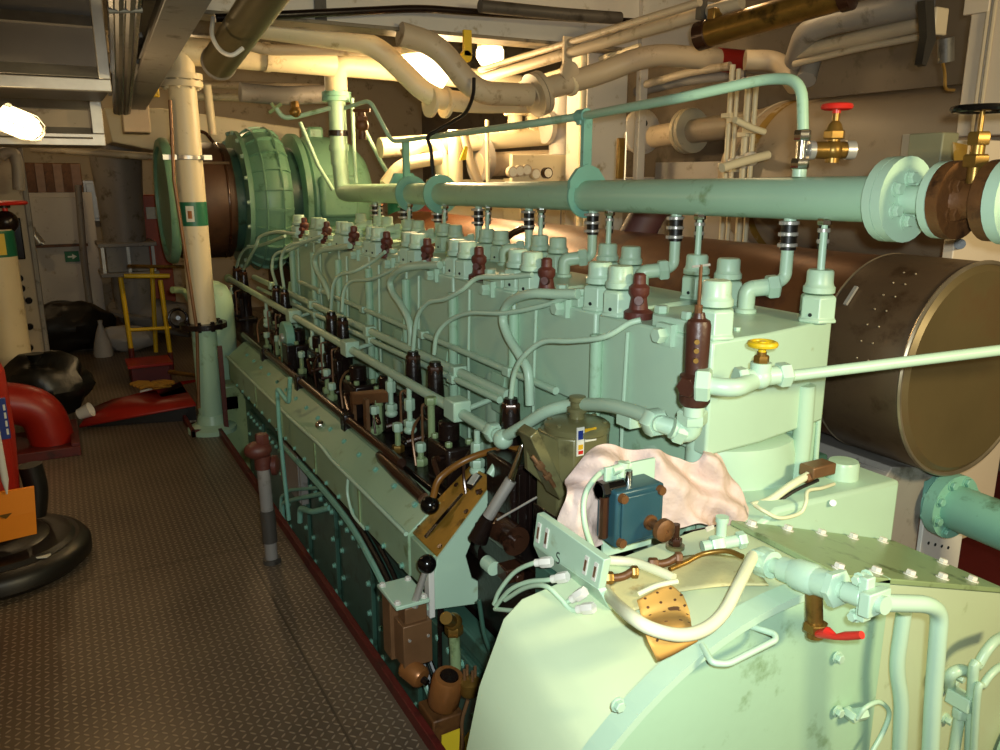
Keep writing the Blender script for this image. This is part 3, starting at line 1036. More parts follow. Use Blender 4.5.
# small green pipes by the grey stand
mb = MB().tube(fillet([U(290, 378, x=.93), U(289, 404, x=.93), U(277, 387, x=.9), U(279, 425, x=.9), U(289, 520, x=.9)], .03), .011, 10)
solo('bent_pipe', mb, TEAL, 'thin pale teal pipe standing in front of the cover beam', 'pipe')
for i, (p0, p1, p2_) in enumerate((((281, 497), (290, 490), (326, 487)), ((283, 503), (296, 499), (330, 492)), ((300, 508), (312, 512), (330, 508)))):
    mb = MB().tube(fillet([U(p0[0], p0[1] + 14, x=.96), U(*p0, x=.96), U(*p1, x=.97), U(*p2_, x=1.02)], .03), .009 + .003 * i, 10)
    solo('branch_pipe', mb, TEAL, ['upper of three short teal pipes behind the grey stand pipe', 'middle of three short teal pipes behind the grey stand pipe', 'lowest and thickest short teal pipe behind the grey stand pipe'][i], 'pipe')
a, b = U(284, 480, x=1.0), U(300, 445, x=1.0)
T = Thing('grey_box', 'small grey junction box under the cover beam', 'junction box', a)
T.add('box_body', MB().box((.99, min(a.y, b.y), a.z), (1.03, max(a.y, b.y), b.z)), GREYP, .004)
T.add('box_lid', MB().box((.982, min(a.y, b.y) + .01, a.z + .01), (.99, max(a.y, b.y) - .01, b.z - .01)), GREYP, .003)

# grey standpipe on the walkway
fp = U(272, 562, z=0)
T = Thing('stand_pipe', 'grey floor standpipe with rusty red valve head at the coaming', 'standpipe', fp)
tp_ = U(263, 466, y=fp.y)
T.add('pipe', MB().tube([fp + Z * .001, tp_], .028, 18), GREYP)
T.add('black_sleeve', MB().tube([fp.lerp(tp_, .22), fp.lerp(tp_, .55)], .033, 18), GREYD)
T.add('foot_ring', MB().cyl(fp, fp + Z * .02, .04, n=18), GREYD)
c = U(258, 450, y=fp.y)
T.add('valve_head', MB().sph(c, .05, 18, 12, (1.2, 1, .8)).cyl(tp_ - Z * .01, tp_ + Z * .05, .036).hexn(c + V((.02, 0, .02)), Z, .03, .05), RUST)
c = U(277, 464, y=fp.y)
T.add('valve_wheel', MB().lathe(c - V((.03, 0, 0)), V((.9, -.4, 0)), [(.02, 0), (.045, .01), (.045, .03), (.02, .04)], 18), RUST)

# ================================================================ PIPES ALONG THE PUMPS
P1a = U(500, 436, x=1.2)
T = Thing('lube_oil_rail', 'pale green straight pipe above the cover beam with square clamp blocks', 'pipe', (1.2, 4, .87))
T.add('pipe_body', MB().tube([P1a + Y * .02, (1.2, 6.75, .893)], .0195, 14), GREEN2)
T.add('end_ball', MB().sph(P1a + V((.0, -.02, -.005)), .033, 18, 12).hexn(P1a + Y * .03, Y, .034, .04), GREEN2)
for y in (4.77, 3.72, 2.52):
    T.add('clamp_block', MB().box((1.165, y - .045, .85), (1.235, y + .045, .925)), GREEN2, .006)
    T.add('cross_bar', MB().tube([(1.235, y, .88), (1.34, y + .01, .9)], .01, 8), GREEN2)
T.add('far_end', MB().sph((1.2, 6.76, .893), .035), GREEN3)
mb = MB().tube(fillet([P1a + V((0, -.02, 0)), U(520, 428, y=2.1), U(548, 410, y=1.98), U(575, 404, y=1.9), U(610, 405, y=1.7), U(640, 413, y=1.55), U(660, 424, y=1.45)], .06), .019, 14)
T2 = Thing('oil_return_pipe', 'pale green bent pipe passing behind the olive motor to the brown valve', 'pipe', U(610, 420, y=1.7))
T2.add('pipe_body', mb, GREEN2)
T2.add('hex_coupling', MB().hexn(U(650, 420, y=1.5), (U(667, 428, y=1.43) - U(650, 420, y=1.5)), .036, .04).cyl(U(655, 422, y=1.47), U(690, 433, y=1.4), .022), GREEN2)
T2.add('elbow', MB().tube(fillet([U(672, 428, y=1.42), U(690, 434, y=1.4), U(694, 408, y=1.38)], .04), .026, 14).hexn(U(692, 424, y=1.39), Z, .036, .035).hexn(U(674, 428, y=1.42), U(690, 434, y=1.4) - U(672, 428, y=1.42), .034, .03), GREEN2)
T2.add('valve_block', MB().obox(U(632, 418, y=1.62), V((.03, 0, 0)), V((0, .03, 0)), V((0, 0, .02))), GREEN2, .003)

for nm, lab, pts, r_ in (('fuel_rail', 'thicker pale green rail running just behind the fuel pumps', [U(254, 277, x=1.32), U(353, 320, x=1.32), U(396, 343, x=1.32), U(508, 395, x=1.32)], .019),
                         ('drain_rail', 'lower pale green rail beside the thicker one behind the fuel pumps', [U(258, 288, x=1.3), U(330, 323, x=1.3), U(460, 381, x=1.3), U(500, 400, x=1.3)], .013),
                         ('air_rail', 'thin pale green rail highest on the block side', [U(300, 282, x=1.37), U(361, 310, x=1.37), U(500, 362, x=1.37), U(556, 391, x=1.37)], .013)):
    q0, q1 = pts[0], pts[-1]
    mb = MB().tube([q0, q1], r_, 12)
    T = Thing(nm, lab, 'pipe', (q0 + q1) / 2 - Z * r_)
    T.add('pipe_body', mb, GREEN2)
    for k in range(4):
        p = q0.lerp(q1, .15 + .25 * k)
        T.add('pipe_clip', MB().cb(p, (r_ * 3, .05, r_ * 2.6)), GREEN2, .004)

# ================================================================ FUEL PUMPS
def pump(x, y, ztop, label):
    T = Thing('fuel_pump', label, 'fuel pump', (x, y, .6), 'fuel injection pumps')
    b = T.add('pump_body', MB().lathe((x, y, .6), Z, [(.06, 0), (.06, .03), (.044, .04), (.044, .18), (.05, .19), (.05, .22), (.036, .235), (.03, ztop - .65), (.026, ztop - .63), (.022, ztop - .6)], 18), OILY)
    T.add('delivery_nut', MB().hexn((x, y, ztop - .05), Z, .03, .035), OILY2, parent=b)
    T.add('flange', MB().box((x - .075, y - .06, .6), (x + .075, y + .06, .63)), OILY, .01)
    T.add('rack_link', MB().tube([(x - .12, y + .02, .68), (x - .03, y, .70)], .01, 8), OILY2)
    T.add('drain_pipe', MB().tube(fillet([(x - .045, y - .03, .84), (x - .075, y - .035, .84), (x - .075, y - .035, .66)], .02), .005, 8), COPPER)
    T.add('guide_box', MB().box((x - .055, y - .04, .63), (x - .02, y + .045, .78)), OILY, .008)
    return T.o


pp = [U(511, 398, x=1.25), U(435, 354, x=1.25), U(413, 350, x=1.25), U(342, 312, x=1.25), U(331, 309, x=1.25), U(284, 288, x=1.25), U(276, 284, x=1.25), U(243, 270, x=1.25), U(236, 268, x=1.25)]
names = ['dark brown fuel pump beside the olive motor, nearest of the row', 'dark fuel pump, nearer of the second pair along the row', 'dark fuel pump, farther of the second pair along the row', 'dark fuel pump, nearer of the third pair along the row', 'dark fuel pump, farther of the third pair along the row', 'dark fuel pump, nearer of the fourth pair along the row', 'dark fuel pump, farther of the fourth pair along the row', 'dark fuel pump, nearer of the farthest pair by the white column', 'dark fuel pump, very farthest in the row by the white column']
p0 = pump(pp[0].x, pp[0].y, pp[0].z, names[0])
for p, nm in zip(pp[1:], names[1:]):
    dup(p0, (p.x - pp[0].x, p.y - pp[0].y, 0), nm)
# dark lumps of rack gear between pumps
for k, y in enumerate((2.55, 3.3, 3.55, 4.35, 4.6, 5.2)):
    x = 1.18 + .05 * (k % 2)
    T = Thing('pump_drive', 'oily black roller guide housing between the fuel pumps, %s from the near end' % ORD[k], 'housing', (x, y, .6), 'roller guide housings')
    T.add('housing', MB().box((x - .05, y - .09, .6), (x + .07, y + .09, .76)).cyl((x, y, .76), (x, y, .84), .04, n=14), OILY, .012)
    T.many('nut', [MB().hexn((x + a, y + b, .76), Z, .013, .018) for a, b in ((-.03, -.06), (-.03, .06), (.05, -.06), (.05, .06))], GREEN3)
    T.add('lever_arm', MB().tube(fillet([(x - .03, y - .02, .7), (x - .08, y - .03, .72), (x - .09, y - .12, .66)], .03), .011, 8), OILY2)

# injection pipes
def inj(pts, r_, label, nm='injection_pipe', m=GREEN2):
    mb = MB().tube(spline(pts, 7), r_, 12)
    solo(nm, mb, m, label, 'pipe', 'fuel injection pipes' if nm == 'injection_pipe' else 'starting air pipes')


inj([U(641, 320, x=1.385), U(628, 324, x=1.36), U(604, 337, x=1.32), U(570, 341, x=1.29), U(543, 342, x=1.27), U(523, 357, x=1.25), U(514, 375, x=1.25), U(511, 398, x=1.25)], .0085, 'pale injection pipe arching down to the nearest fuel pump')
inj([U(575, 294, x=1.385), U(545, 305, x=1.36), U(505, 313, x=1.32), U(470, 313, x=1.29), U(449, 321, x=1.27), U(437, 335, x=1.25), U(434, 354, x=1.25)], .0085, 'pale injection pipe arching down to the nearer pump of the second pair')
inj([U(532, 275, x=1.385), U(505, 277, x=1.36), U(478, 278, x=1.33), U(462, 290, x=1.30), U(445, 299, x=1.28), U(428, 303, x=1.26), U(417, 318, x=1.25), U(413, 350, x=1.25)], .009, 'pale injection pipe waving down to the farther pump of the second pair')
inj([U(425, 262, x=1.385), U(400, 267, x=1.36), U(372, 279, x=1.31), U(352, 281, x=1.28), U(344, 291, x=1.26), U(342, 312, x=1.25)], .009, 'pale injection pipe arching down to the nearer pump of the third pair')
inj([U(385, 252, x=1.385), U(372, 262, x=1.36), U(355, 271, x=1.3), U(340, 275, x=1.27), U(333, 286, x=1.25), U(331, 309, x=1.25)], .009, 'pale injection pipe arching down to the farther pump of the third pair')
inj([U(322, 236, x=1.385), U(305, 242, x=1.34), U(287, 247, x=1.28), U(281, 262, x=1.26), U(284, 288, x=1.25)], .01, 'pale injection pipe arching down to the nearer pump of the fourth pair')
inj([U(310, 240, x=1.385), U(293, 249, x=1.34), U(276, 254, x=1.28), U(272, 268, x=1.26), U(276, 284, x=1.25)], .01, 'pale injection pipe arching down to the farther pump of the fourth pair')
inj([U(296, 234, x=1.385), U(276, 232, x=1.34), U(260, 237, x=1.28), U(255, 248, x=1.26), U(243, 270, x=1.25)], .011, 'pale injection pipe looping over the farthest pumps, nearer one')
inj([U(285, 236, x=1.385), U(262, 245, x=1.34), U(247, 248, x=1.28), U(240, 256, x=1.26), U(236, 268, x=1.25)], .011, 'pale injection pipe looping over the farthest pumps, outermost one')
for q, lab in (([(578, 294), (556, 294), (530, 294), (510, 302), (503, 318), (508, 336), (520, 356), (528, 372), (530, 405)], 'thick pale green S-shaped air pipe, nearest to the viewer'),
               ([(440, 265), (420, 266), (402, 269), (391, 279), (392, 291), (401, 305), (408, 318), (411, 332), (411, 345)], 'thick pale green S-shaped air pipe, middle of the three'),
               ([(350, 246), (335, 248), (320, 251), (315, 260), (318, 272), (325, 284), (331, 300)], 'thick pale green S-shaped air pipe, farthest of the three')):
    n = len(q)
    inj([U(a, b, x=1.385 if i == 0 else (1.36 if i == 1 else 1.33)) for i, (a, b) in enumerate(q)], .016, lab, 'starting_air_pipe')

# white-green unions hanging under the rail
def union(p, h, lab):
    T = Thing('pipe_union', lab, 'pipe fitting', p - Z * h, 'pipe unions under the rail')
    T.add('stem', MB().cyl(p, p - Z * h, .011, n=12), GREEN2)
    T.add('upper_nut', MB().hexn(p - Z * .045, -Z, .022, .05), GREEN2)
    T.add('lower_nut', MB().hexn(p - Z * (h - .055), -Z, .026, .03).sph(p - Z * (h - .012), .028, 14, 10, (1, 1, .7)), GREEN2)


for (a, b, h, lab) in ((390, 371, .20, 'pale pipe union hanging under the rail, farther of the middle pair'), (409, 388, .19, 'pale pipe union hanging under the rail, nearer of the middle pair'),
                       (312, 329, .20, 'pale pipe union under the rail, farther of the pair by the teal disc'), (322, 336, .20, 'pale pipe union under the rail, nearer of the pair by the teal disc'),
                       (231, 285, .16, 'pale pipe union at the far end of the rail'), (266, 303, .16, 'pale pipe union under the rail, second from its far end'),
                       (477, 430, .16, 'pale pipe union under the near end of the rail')):
    union(U(a, b, x=1.2), h, lab)

# teal disc drive
c = U(288, 337, x=1.13)
T = Thing('speed_sensor_disc', 'teal round disc with dark hub between rail and cover beam', 'disc', c - Z * .2)
T.add('disc', MB().cyl(c + X * .02, c - X * .03, .092, n=32), TEAL, .006)
T.add('hub', MB().cyl(c - X * .03, c - X * .045, .025, n=18), STEEL)
T.add('lower_lobe', MB().lathe(c + V((.02, 0, -.12)), -X, [(.07, 0), (.075, .01), (.075, .05), (.06, .055)], 24), TEAL)
T.add('dark_guard', MB().box(c + V((-.05, -.16, -.16)), c + V((.0, -.04, -.02))), OILY, .006)
# copper topped rack bracket
a, b = U(352, 405, x=1.12), U(386, 391, x=1.12)
T = Thing('rack_bracket', 'brown box shaped bracket standing between the pumps and the cover beam', 'bracket', V((1.12, (a.y + b.y) / 2, .6)))
T.add('top_box', MB().obox((U(352, 398, x=1.10) + U(386, 396, x=1.18)) / 2, (U(386, 393, x=1.18) - U(352, 396, x=1.10)) / 2, V((0, .03, 0)), V((0, 0, .025))), COPPER, .004)
for px, py in ((353, 400), (366, 400)):
    p = U(px, py, x=1.11)
    T.add('leg', MB().obox(V((p.x, p.y, (p.z + .6) / 2)), V((.008, 0, 0)), V((0, .02, 0)), V((0, 0, (p.z - .6) / 2 + .005))), COPPER)
p = U(320, 425, x=1.0)
T = Thing('steel_button', 'bright round steel knob on the cover beam', 'knob', p - Z * .03)
T.add('knob', MB().sph(p, .023, 16, 10), CHROME)
T.add('stem', MB().tube([p, p + V((.04, 0, -.05))], .01, 8), OILY)
for i, (px, py) in enumerate(((379, 403), (431, 402), (382, 445), (412, 462), (420, 470))):
    p = U(px, py, x=1.17)
    T = Thing('deck_fitting', 'small pale hexagon fitting on the dark deck, %s' % ['by the brown bracket', 'below the nearer middle union', 'farthest of three by the gear case', 'middle of three by the gear case', 'nearest of three by the gear case'][i], 'fitting', V((p.x, p.y, .6)), 'small hexagon fittings')
    T.add('stem', MB().cyl((p.x, p.y, .6), (p.x, p.y, p.z), .014, n=10), GREEN3)
    T.add('nut', MB().hexn((p.x, p.y, p.z - .01), Z, .024, .03), GREEN3)

# loose small fittings and pipes between the pumps
rf = random.Random(11)
for k in range(16):
    y = 2.35 + .21 * k + rf.uniform(-.05, .05)
    x = rf.choice((1.14, 1.16, 1.33, 1.36))
    h = rf.uniform(.07, .14)
    T = Thing('small_fitting', 'small pale green pipe fitting among the dark fuel pumps', 'fitting', (x, y, .6), 'small fittings among the fuel pumps')
    T.add('stem', MB().cyl((x, y, .6), (x, y, .6 + h), .012, n=8), GREEN3)
    T.add('nut', MB().hexn((x, y, .6 + h - .02), Z, .021, .035), GREEN2)
    T.add('foot', MB().hexn((x, y, .6), Z, .026, .03), GREEN3 if k % 3 else BRASS)
for k in range(8):
    y = 2.3 + .45 * k
    mb = MB().tube(spline([V((1.13, y, .61)), V((1.14, y + .05, .72)), V((1.2, y + .12, .76)), V((1.28, y + .2, .72)), V((1.3, y + .26, .61))]), .0055, 8)
    solo('small_pipe', mb, COPPER if k % 2 else OILY2, 'thin dark copper pipe looping between the fuel pumps', 'pipe', 'thin copper pipes between the fuel pumps')

# ================================================================ BROWN VALVE at the near head
b0 = U(694, 405, y=1.37)
t0 = U(698, 318, y=1.37)
T = Thing('safety_valve', 'dark red brown cylindrical relief valve at the corner of the nearest head', 'valve', b0)
hh = t0.z - b0.z
T.add('valve_body', MB().lathe(b0, Z, [(.03, 0), (.036, .01), (.036, hh * .35), (.026, hh * .38), (.027, hh * .6), (.028, hh * .92), (.025, hh * .97), (.015, hh), (.012, hh + .012)], 24).hexn(b0 + V((-.01, -.005, .05)), V((-1, -.3, 0)), .026, .035), BROWNV)
T.add('spindle', MB().cyl(t0, t0 + Z * .12, .004, n=8).cyl(t0, t0 + Z * .03, .009, n=8), RUSTB)
T.add('tee_handle', MB().tube([t0 + Z * .115 - RGT * .02, t0 + Z * .12 + RGT * .02], .003, 6), STEEL)
T.many('brass_plug', [MB().cyl(b0 + V((-.02, -.018, hh * f)), b0 + V((-.026, -.026, hh * f)), .006, n=10) for f in (.55, .66, .76)], BRASS)
T.add('seat_ring', MB().cyl(b0 - Z * .025, b0, .024, n=18), GREEN2)
e0, e1, e2 = U(700, 384, y=1.345), U(728, 386, y=1.30), U(746, 384, y=1.32)
T = Thing('vent_pipe', 'pale green pipe with yellow handwheel valve running right from the brown valve', 'pipe', U(780, 390, y=1.3))
T.add('pipe_body', MB().tube(fillet([e0, U(735, 389, y=1.28), U(757, 379, y=1.32), U(790, 376, y=1.3), U(1180, 328, y=.95)], .05, 6), [.021] * 9 + [.018] * 7 + [.0125] * 2 if False else .0135, 14), GREEN2)
T.add('elbow', MB().tube(fillet([e0, U(735, 389, y=1.28), U(757, 379, y=1.32)], .05, 6), .021, 16).hexn(e0 - (e1 - e0).normalized() * .01, e1 - e0, .04, .035), GREEN2)
v0 = U(760, 377, y=1.31)
vd = (U(800, 373, y=1.28) - U(745, 379, y=1.32)).normalized()
vb_ = T.add('valve_body', MB().cyl(v0 - vd * .04, v0 + vd * .05, .022, n=16).hexn(v0 + vd * .045, vd, .03, .03).hexn(v0 - vd * .06, vd, .03, .025).sph(v0, .028).cyl(v0, v0 + Z * .035, .024), GREEN2)
T.add('gland', MB().hexn(v0 + Z * .03, Z, .018, .022).cyl(v0 + Z * .05, v0 + Z * .06, .011), BRASS, parent=vb_)
T.add('handwheel', MB().torus(v0 + Z * .078, Z, .028, .0075).cyl(v0 + Z * .055, v0 + Z * .085, .009).tube([v0 + Z * .078 - X * .028, v0 + Z * .078 + X * .028], .004, 8).tube([v0 + Z * .078 - Y * .028, v0 + Z * .078 + Y * .028], .004, 8), YELLOW, parent=vb_)
LAMPS_AND_FILL = [(U(425, 72, y=5.3), 60), (U(490, 60, y=5.6), 30), ((1.0, 8.5, 2.7), 30)]
# ================================================================ ON THE NEAR END
def inside_casing(p):
    if not (Y0 - .022 <= p.y <= Y1 + .01):
        return False
    if p.x <= 1.36:
        if abs(p.x - 1.28) > .74:
            return False
        f = min(1, max(0, (p.y - Y0) / (Y1 - Y0)))
        zf = .11 + math.sqrt(.758 ** 2 - (p.x - 1.28) ** 2)
        return p.z < zf * (1 - f) + zback(p.x) * f + .002
    return p.z < facet[0][1] + (p.x - facet[0][0]) * (facet[1][1] - facet[0][1]) / (facet[1][0] - facet[0][0]) + .016


def over(px, py, lift=.008):
    d = RGT * ((px - 500) / F) + UPV * ((375 - py) / F) + FWD
    t = .8
    while t < 2.6 and not inside_casing(CAM + d * t):
        t += .002
    return CAM + d * t + V((0, -.4, .9)).normalized() * lift


# olive motor (actuator)
yc = 1.86
c = U(577, 420, y=yc)
T = Thing('actuator_motor', 'olive cast actuator with domed round lid and yellow label', 'motor', c - Z * .27)
w_ = .078
oct_ = [(-.06, -.085), (.045, -.085), (.085, -.045), (.085, .06), (-.06, .085), (-.098, .06), (-.098, -.05)]
bd = T.add('motor_body', MB().prism([c + V((a, b, -.27)) for a, b in oct_], Z * .245), OLIVE, .006)
T.add('lid_flange', MB().lathe(c - Z * .03, Z, [(.092, 0), (.096, .004), (.096, .02), (.088, .026), (.05, .036), (.0, .038)], 40), OLIVE)
T.add('filler_cap', MB().lathe(c + Z * .005, Z, [(.022, 0), (.022, .02), (.03, .022), (.03, .032), (.02, .036), (.02, .05), (.024, .053), (.024, .066), (.0, .068)], 24), OLIVE)
T.many('lid_screw', [MB().hexn(c + V((.08 * math.cos(t), .08 * math.sin(t), -.006)), Z, .008, .008) for t in [k * math.pi / 3 + .3 for k in range(6)]], OLIVE)
fr = c.y - .0865
def lab(px0, py0, px1, py1, m, nm, z0=0.0):
    a, b = U(px0, py0, y=fr), U(px1, py1, y=fr)
    T.add(nm, MB().box((a.x, fr - z0, b.z), (b.x, fr + .002, a.z)), m, parent=bd)
lab(585, 429, 596, 433, LABELY, 'yellow_label', .0015)
lab(585, 433.5, 596, 440, LABELW, 'data_label', .0015)
lab(577, 428, 583.5, 455, LABELW, 'strip_label', .0015)
lab(578, 431, 582.5, 439, LABELB, 'strip_print', .003)
lab(578, 445, 582.5, 449, LABELY, 'strip_print', .003)
lab(578, 451, 582.5, 453.5, REDV, 'strip_print', .003)
a, b = U(527, 430, y=1.76), U(557, 492, y=1.74)
T.add('diagonal_bracket', MB().obox((a + b) / 2, (b - a) / 2, V((.012, 0, .008)), V((0, .035, 0))), OLIVE, .003)
T.add('side_plate', MB().prism([U(526, 428, y=1.78), U(558, 440, y=1.8), U(562, 500, y=1.8), U(528, 470, y=1.8)], Y * .02), OLIVE, .003)
T.add('oil_pipe', MB().tube(spline([U(532, 456, y=1.72), U(540, 466, y=1.71), U(549, 478, y=1.71), U(560, 495, y=1.72)]), .006, 10), COPPER)
T.add('oil_union', MB().hexn(U(538, 463, y=1.715), U(549, 478, y=1.71) - U(538, 463, y=1.715), .012, .02).hexn(U(546, 474, y=1.712), U(549, 478, y=1.71) - U(538, 463, y=1.715), .012, .015), COPPER)
T.add('base', MB().box((c.x - .1, c.y - .08, .5), (c.x + .08, c.y + .08, c.z - .26)), OILY, .006)

# pale pink cloth
ctl = [[(568, 478, 1.78), (588, 452, 1.78), (607, 442, 1.76), (640, 448, 1.74), (668, 452, 1.72), (694, 462, 1.7), (706, 449, 1.70), (717, 444, 1.68), (730, 455, 1.68), (737, 478, 1.66)],
       [(566, 490, 1.68), (584, 468, 1.67), (604, 455, 1.64), (640, 458, 1.63), (668, 465, 1.62), (694, 474, 1.62), (708, 466, 1.58), (720, 463, 1.6), (733, 474, 1.6), (745, 494, 1.58)],
       [(561, 508, 1.61), (578, 488, 1.59), (602, 472, 1.57), (640, 472, 1.53), (668, 483, 1.55), (690, 490, 1.52), (708, 486, 1.54), (722, 486, 1.51), (738, 494, 1.53), (752, 508, 1.50)],
       [(557, 522, 1.57), (575, 508, 1.54), (600, 494, 1.52), (640, 488, 1.47), (668, 498, 1.50), (690, 505, 1.46), (708, 504, 1.48), (724, 506, 1.45), (742, 514, 1.47), (757, 522, 1.44)],
       [(554, 532, 1.55), (575, 530, 1.51), (596, 522, 1.49), (640, 510, 1.47), (668, 514, 1.47), (690, 516, 1.43), (706, 518, 1.45), (728, 524, 1.42), (748, 532, 1.43), (766, 536, 1.41)],
       [(552, 541, 1.55), (574, 552, 1.5), (594, 548, 1.48), (640, 530, 1.48), (668, 531, 1.46), (688, 526, 1.41), (704, 524, 1.42), (732, 536, 1.4), (754, 542, 1.4), (778, 548, 1.39)]]
P3 = [[U(a, b, y=1.40 + (c_ - 1.39) * .22) for a, b, c_ in row] for row in ctl]
rows = [spline(r, 8) for r in P3]
cols = list(zip(*rows))
cols = [spline(list(q), 10) for q in cols]
rng = random.Random(3)
waves = [(rng.uniform(14, 60), rng.uniform(14, 60), rng.uniform(0, 6.3), rng.uniform(.002, .0052)) for _ in range(12)]
folds = [(9, 7, .3, .013), (-11, 10, 1.2, .013), (16, -9, 2.0, .009), (21, 14, .8, .008), (-24, 17, 2.6, .007), (33, 8, 1.7, .005), (12, 30, .2, .006)]
gr = []
for i, q in enumerate(cols):
    rw = []
    for j, p in enumerate(q):
        o = sum(a * math.sin(fx * p.x + fz * (p.z + p.y) + ph) for fx, fz, ph, a in waves)
        o += sum(a * (1 - 2 * abs(math.sin(fx * p.x + fz * p.z + ph))) for fx, fz, ph, a in folds)
        rw.append(p + V((-.3, -.8, .5)) * o)
    gr.append(rw)
mb = MB().grid(gr)
o = solo('cloth', mb, CLOTH, 'crumpled pale pink cotton rag draped over the olive motor and near end', 'cloth', ang=70)
md = o.modifiers.new('thickness', 'SOLIDIFY')
md.thickness = .004
md.offset = 0
sb = o.modifiers.new('smooth', 'SUBSURF')
sb.levels = sb.render_levels = 1

# blue grey shaft encoder on a pale mounting plate
fy = 1.34
tl, br_ = U(617, 496, y=fy), U(662, 537, y=fy)
T = Thing('shaft_encoder', 'blue grey square instrument with round brown shaft knob before the pink cloth', 'instrument', V(((tl.x + br_.x) / 2, fy + .04, br_.z)))
bx = T.add('case', MB().box((tl.x, fy, br_.z), (br_.x, fy + .075, tl.z + .006)), BLUEB, .006)
T.add('face_plate', MB().box((tl.x + .012, fy - .006, br_.z + .012), (br_.x - .012, fy, tl.z - .006)), BLUEB, .003, parent=bx)
for fx in (0, 1):
    for fz in (0, 1):
        p = V((tl.x + .014 + fx * (br_.x - tl.x - .028), fy, br_.z + .014 + fz * (tl.z - br_.z - .022)))
        T.add('corner_screw', MB().cyl(p, p - Y * .012, .012, .01, n=16), RUSTB, parent=bx)
s0 = U(648, 521, y=fy)
T.add('shaft', MB().cyl(s0, s0 - Y * .06, .011, n=14).cyl(s0, s0 - Y * .012, .018, n=16), RUSTB)
T.add('shaft_knob', MB().lathe(s0 - Y * .045, -Y, [(.018, 0), (.026, .004), (.026, .018), (.02, .022), (.005, .022), (.004, .018)], 26), RUSTB)
T.add('mounting_plate', MB().box((tl.x + .025, fy + .077, br_.z - .06), (br_.x + .035, fy + .087, tl.z + .035)), GREEN2, .002)
T.add('chain', MB().tube([V((tl.x - .012, fy + .03, tl.z - .01)), V((tl.x - .012, fy + .03, br_.z + .02))], .011, 8), OILY2)
p = U(606, 490, y=fy + .04)
T.add('cable_gland', MB().cyl(p - X * .02, p + X * .045, .018, n=14).hexn(p - X * .02, X, .024, .02), BLACK)
p = U(628, 491, y=fy + .04)
T.add('chrome_stub', MB().cyl(p - Z * .01, p + Z * .05, .009, n=14), CHROME)
mb = MB().tube(spline([U(625, 470, y=1.42), U(606, 470, y=1.44), U(592, 482, y=1.42), U(584, 500, y=1.4), U(585, 525, y=1.38), U(593, 550, y=1.38)]), .0065, 10)
T = Thing('cable', 'pale green cable curving in front of the pink cloth', 'cable', U(593, 552, y=1.38))
T.add('cable_core', mb, CABLEG)
T.add('plug', MB().cyl(U(612, 471, y=1.42), U(629, 465, y=1.42), .012, n=14).cyl(U(622, 476, y=1.42), U(624, 462, y=1.42), .014, n=14), CABLEG)

# signal box with S and cable glands
xs = .915
q = [U(537, 513, x=xs), U(604, 560, x=xs), U(598, 589, x=xs), U(533, 545, x=xs)]
pn = (q[1] - q[0]).cross(q[3] - q[0]).normalized()
if pn.x > 0:
    pn = -pn
T = Thing('cable_box', 'narrow pale green cable box marked S beside the blue instrument', 'junction box', q[2] - Z * .05)
bp_ = T.add('lid', MB().prism(q, -pn * .02), GREEN2, .002)
q2 = [q[3], q[2], U(602, 614, x=xs - .03), U(534, 552, x=xs - .01)]
T.add('gland_plate', MB().prism([q[3], q[2], q[2] + V((.02, -.02, -.045)), q[3] + V((.02, 0, -.045))], V((.02, 0, 0))), GREEN2, .002)
T.add('support', MB().box((xs + .01, 1.40, .55), (xs + .04, 1.52, .80)), GREEND, .003)
ax_ = (q[1] - q[0]).normalized()
ay_ = (q[0] - q[3]).normalized()
cS = U(557, 563, x=xs) + pn * .0035
t = text_mb('S', cS, (ax_ + Z * .35), Z, .03)
T.add('letter', t, INK, parent=bp_)
for u0 in (.07, .2, .8, .93):
    p0_ = q[0].lerp(q[1], u0).lerp(q[3].lerp(q[2], u0), .22) + pn * .001
    p1_ = q[0].lerp(q[1], u0).lerp(q[3].lerp(q[2], u0), .82) + pn * .001
    T.add('hinge_tab', MB().obox((p0_ + p1_) / 2, (p1_ - p0_) / 2, ax_ * .006, pn * .002), WPLAST, parent=bp_)
    T.add('rust_mark', MB().obox((p0_ + p1_) / 2, (p1_ - p0_) * .3, ax_ * .0035, pn * .0028), COPPER, parent=bp_)
gl = [((548, 562), (534, 563), (515, 572), (500, 590), (494, 604)), ((564, 577), (548, 580), (528, 582), (510, 590), (496, 606)), ((582, 593), (566, 603), (556, 612), (540, 613), (495, 609)), ((590, 608), (572, 610), (560, 598), (545, 586), (525, 588), (505, 600))]
for i, pts in enumerate(gl):
    pw = [U(a, b, x=xs - .02 - .01 * (k > 0) - .01 * min(k, 3)) for k, (a, b) in enumerate(pts)]
    D = Thing('gland_cable', 'pale green cable from the S box, %s along the box' % ['farthest', 'second', 'third', 'nearest'][i], 'cable', pw[-1], 'cables from the S box')
    D.add('cable_core', MB().tube(spline(pw), .0055, 10), CABLEG)
    dd = (pw[1] - pw[0]).normalized()
    D.add('gland', MB().hexn(pw[0] - dd * .01, dd, .0125, .03).cyl(pw[0] + dd * .02, pw[0] + dd * .032, .009), WPLAST)

# deposits and gasket board on the casing crown
def blanket(pts, th, lift):
    return [[over(a, b, lift) for a, b in r] for r in pts]


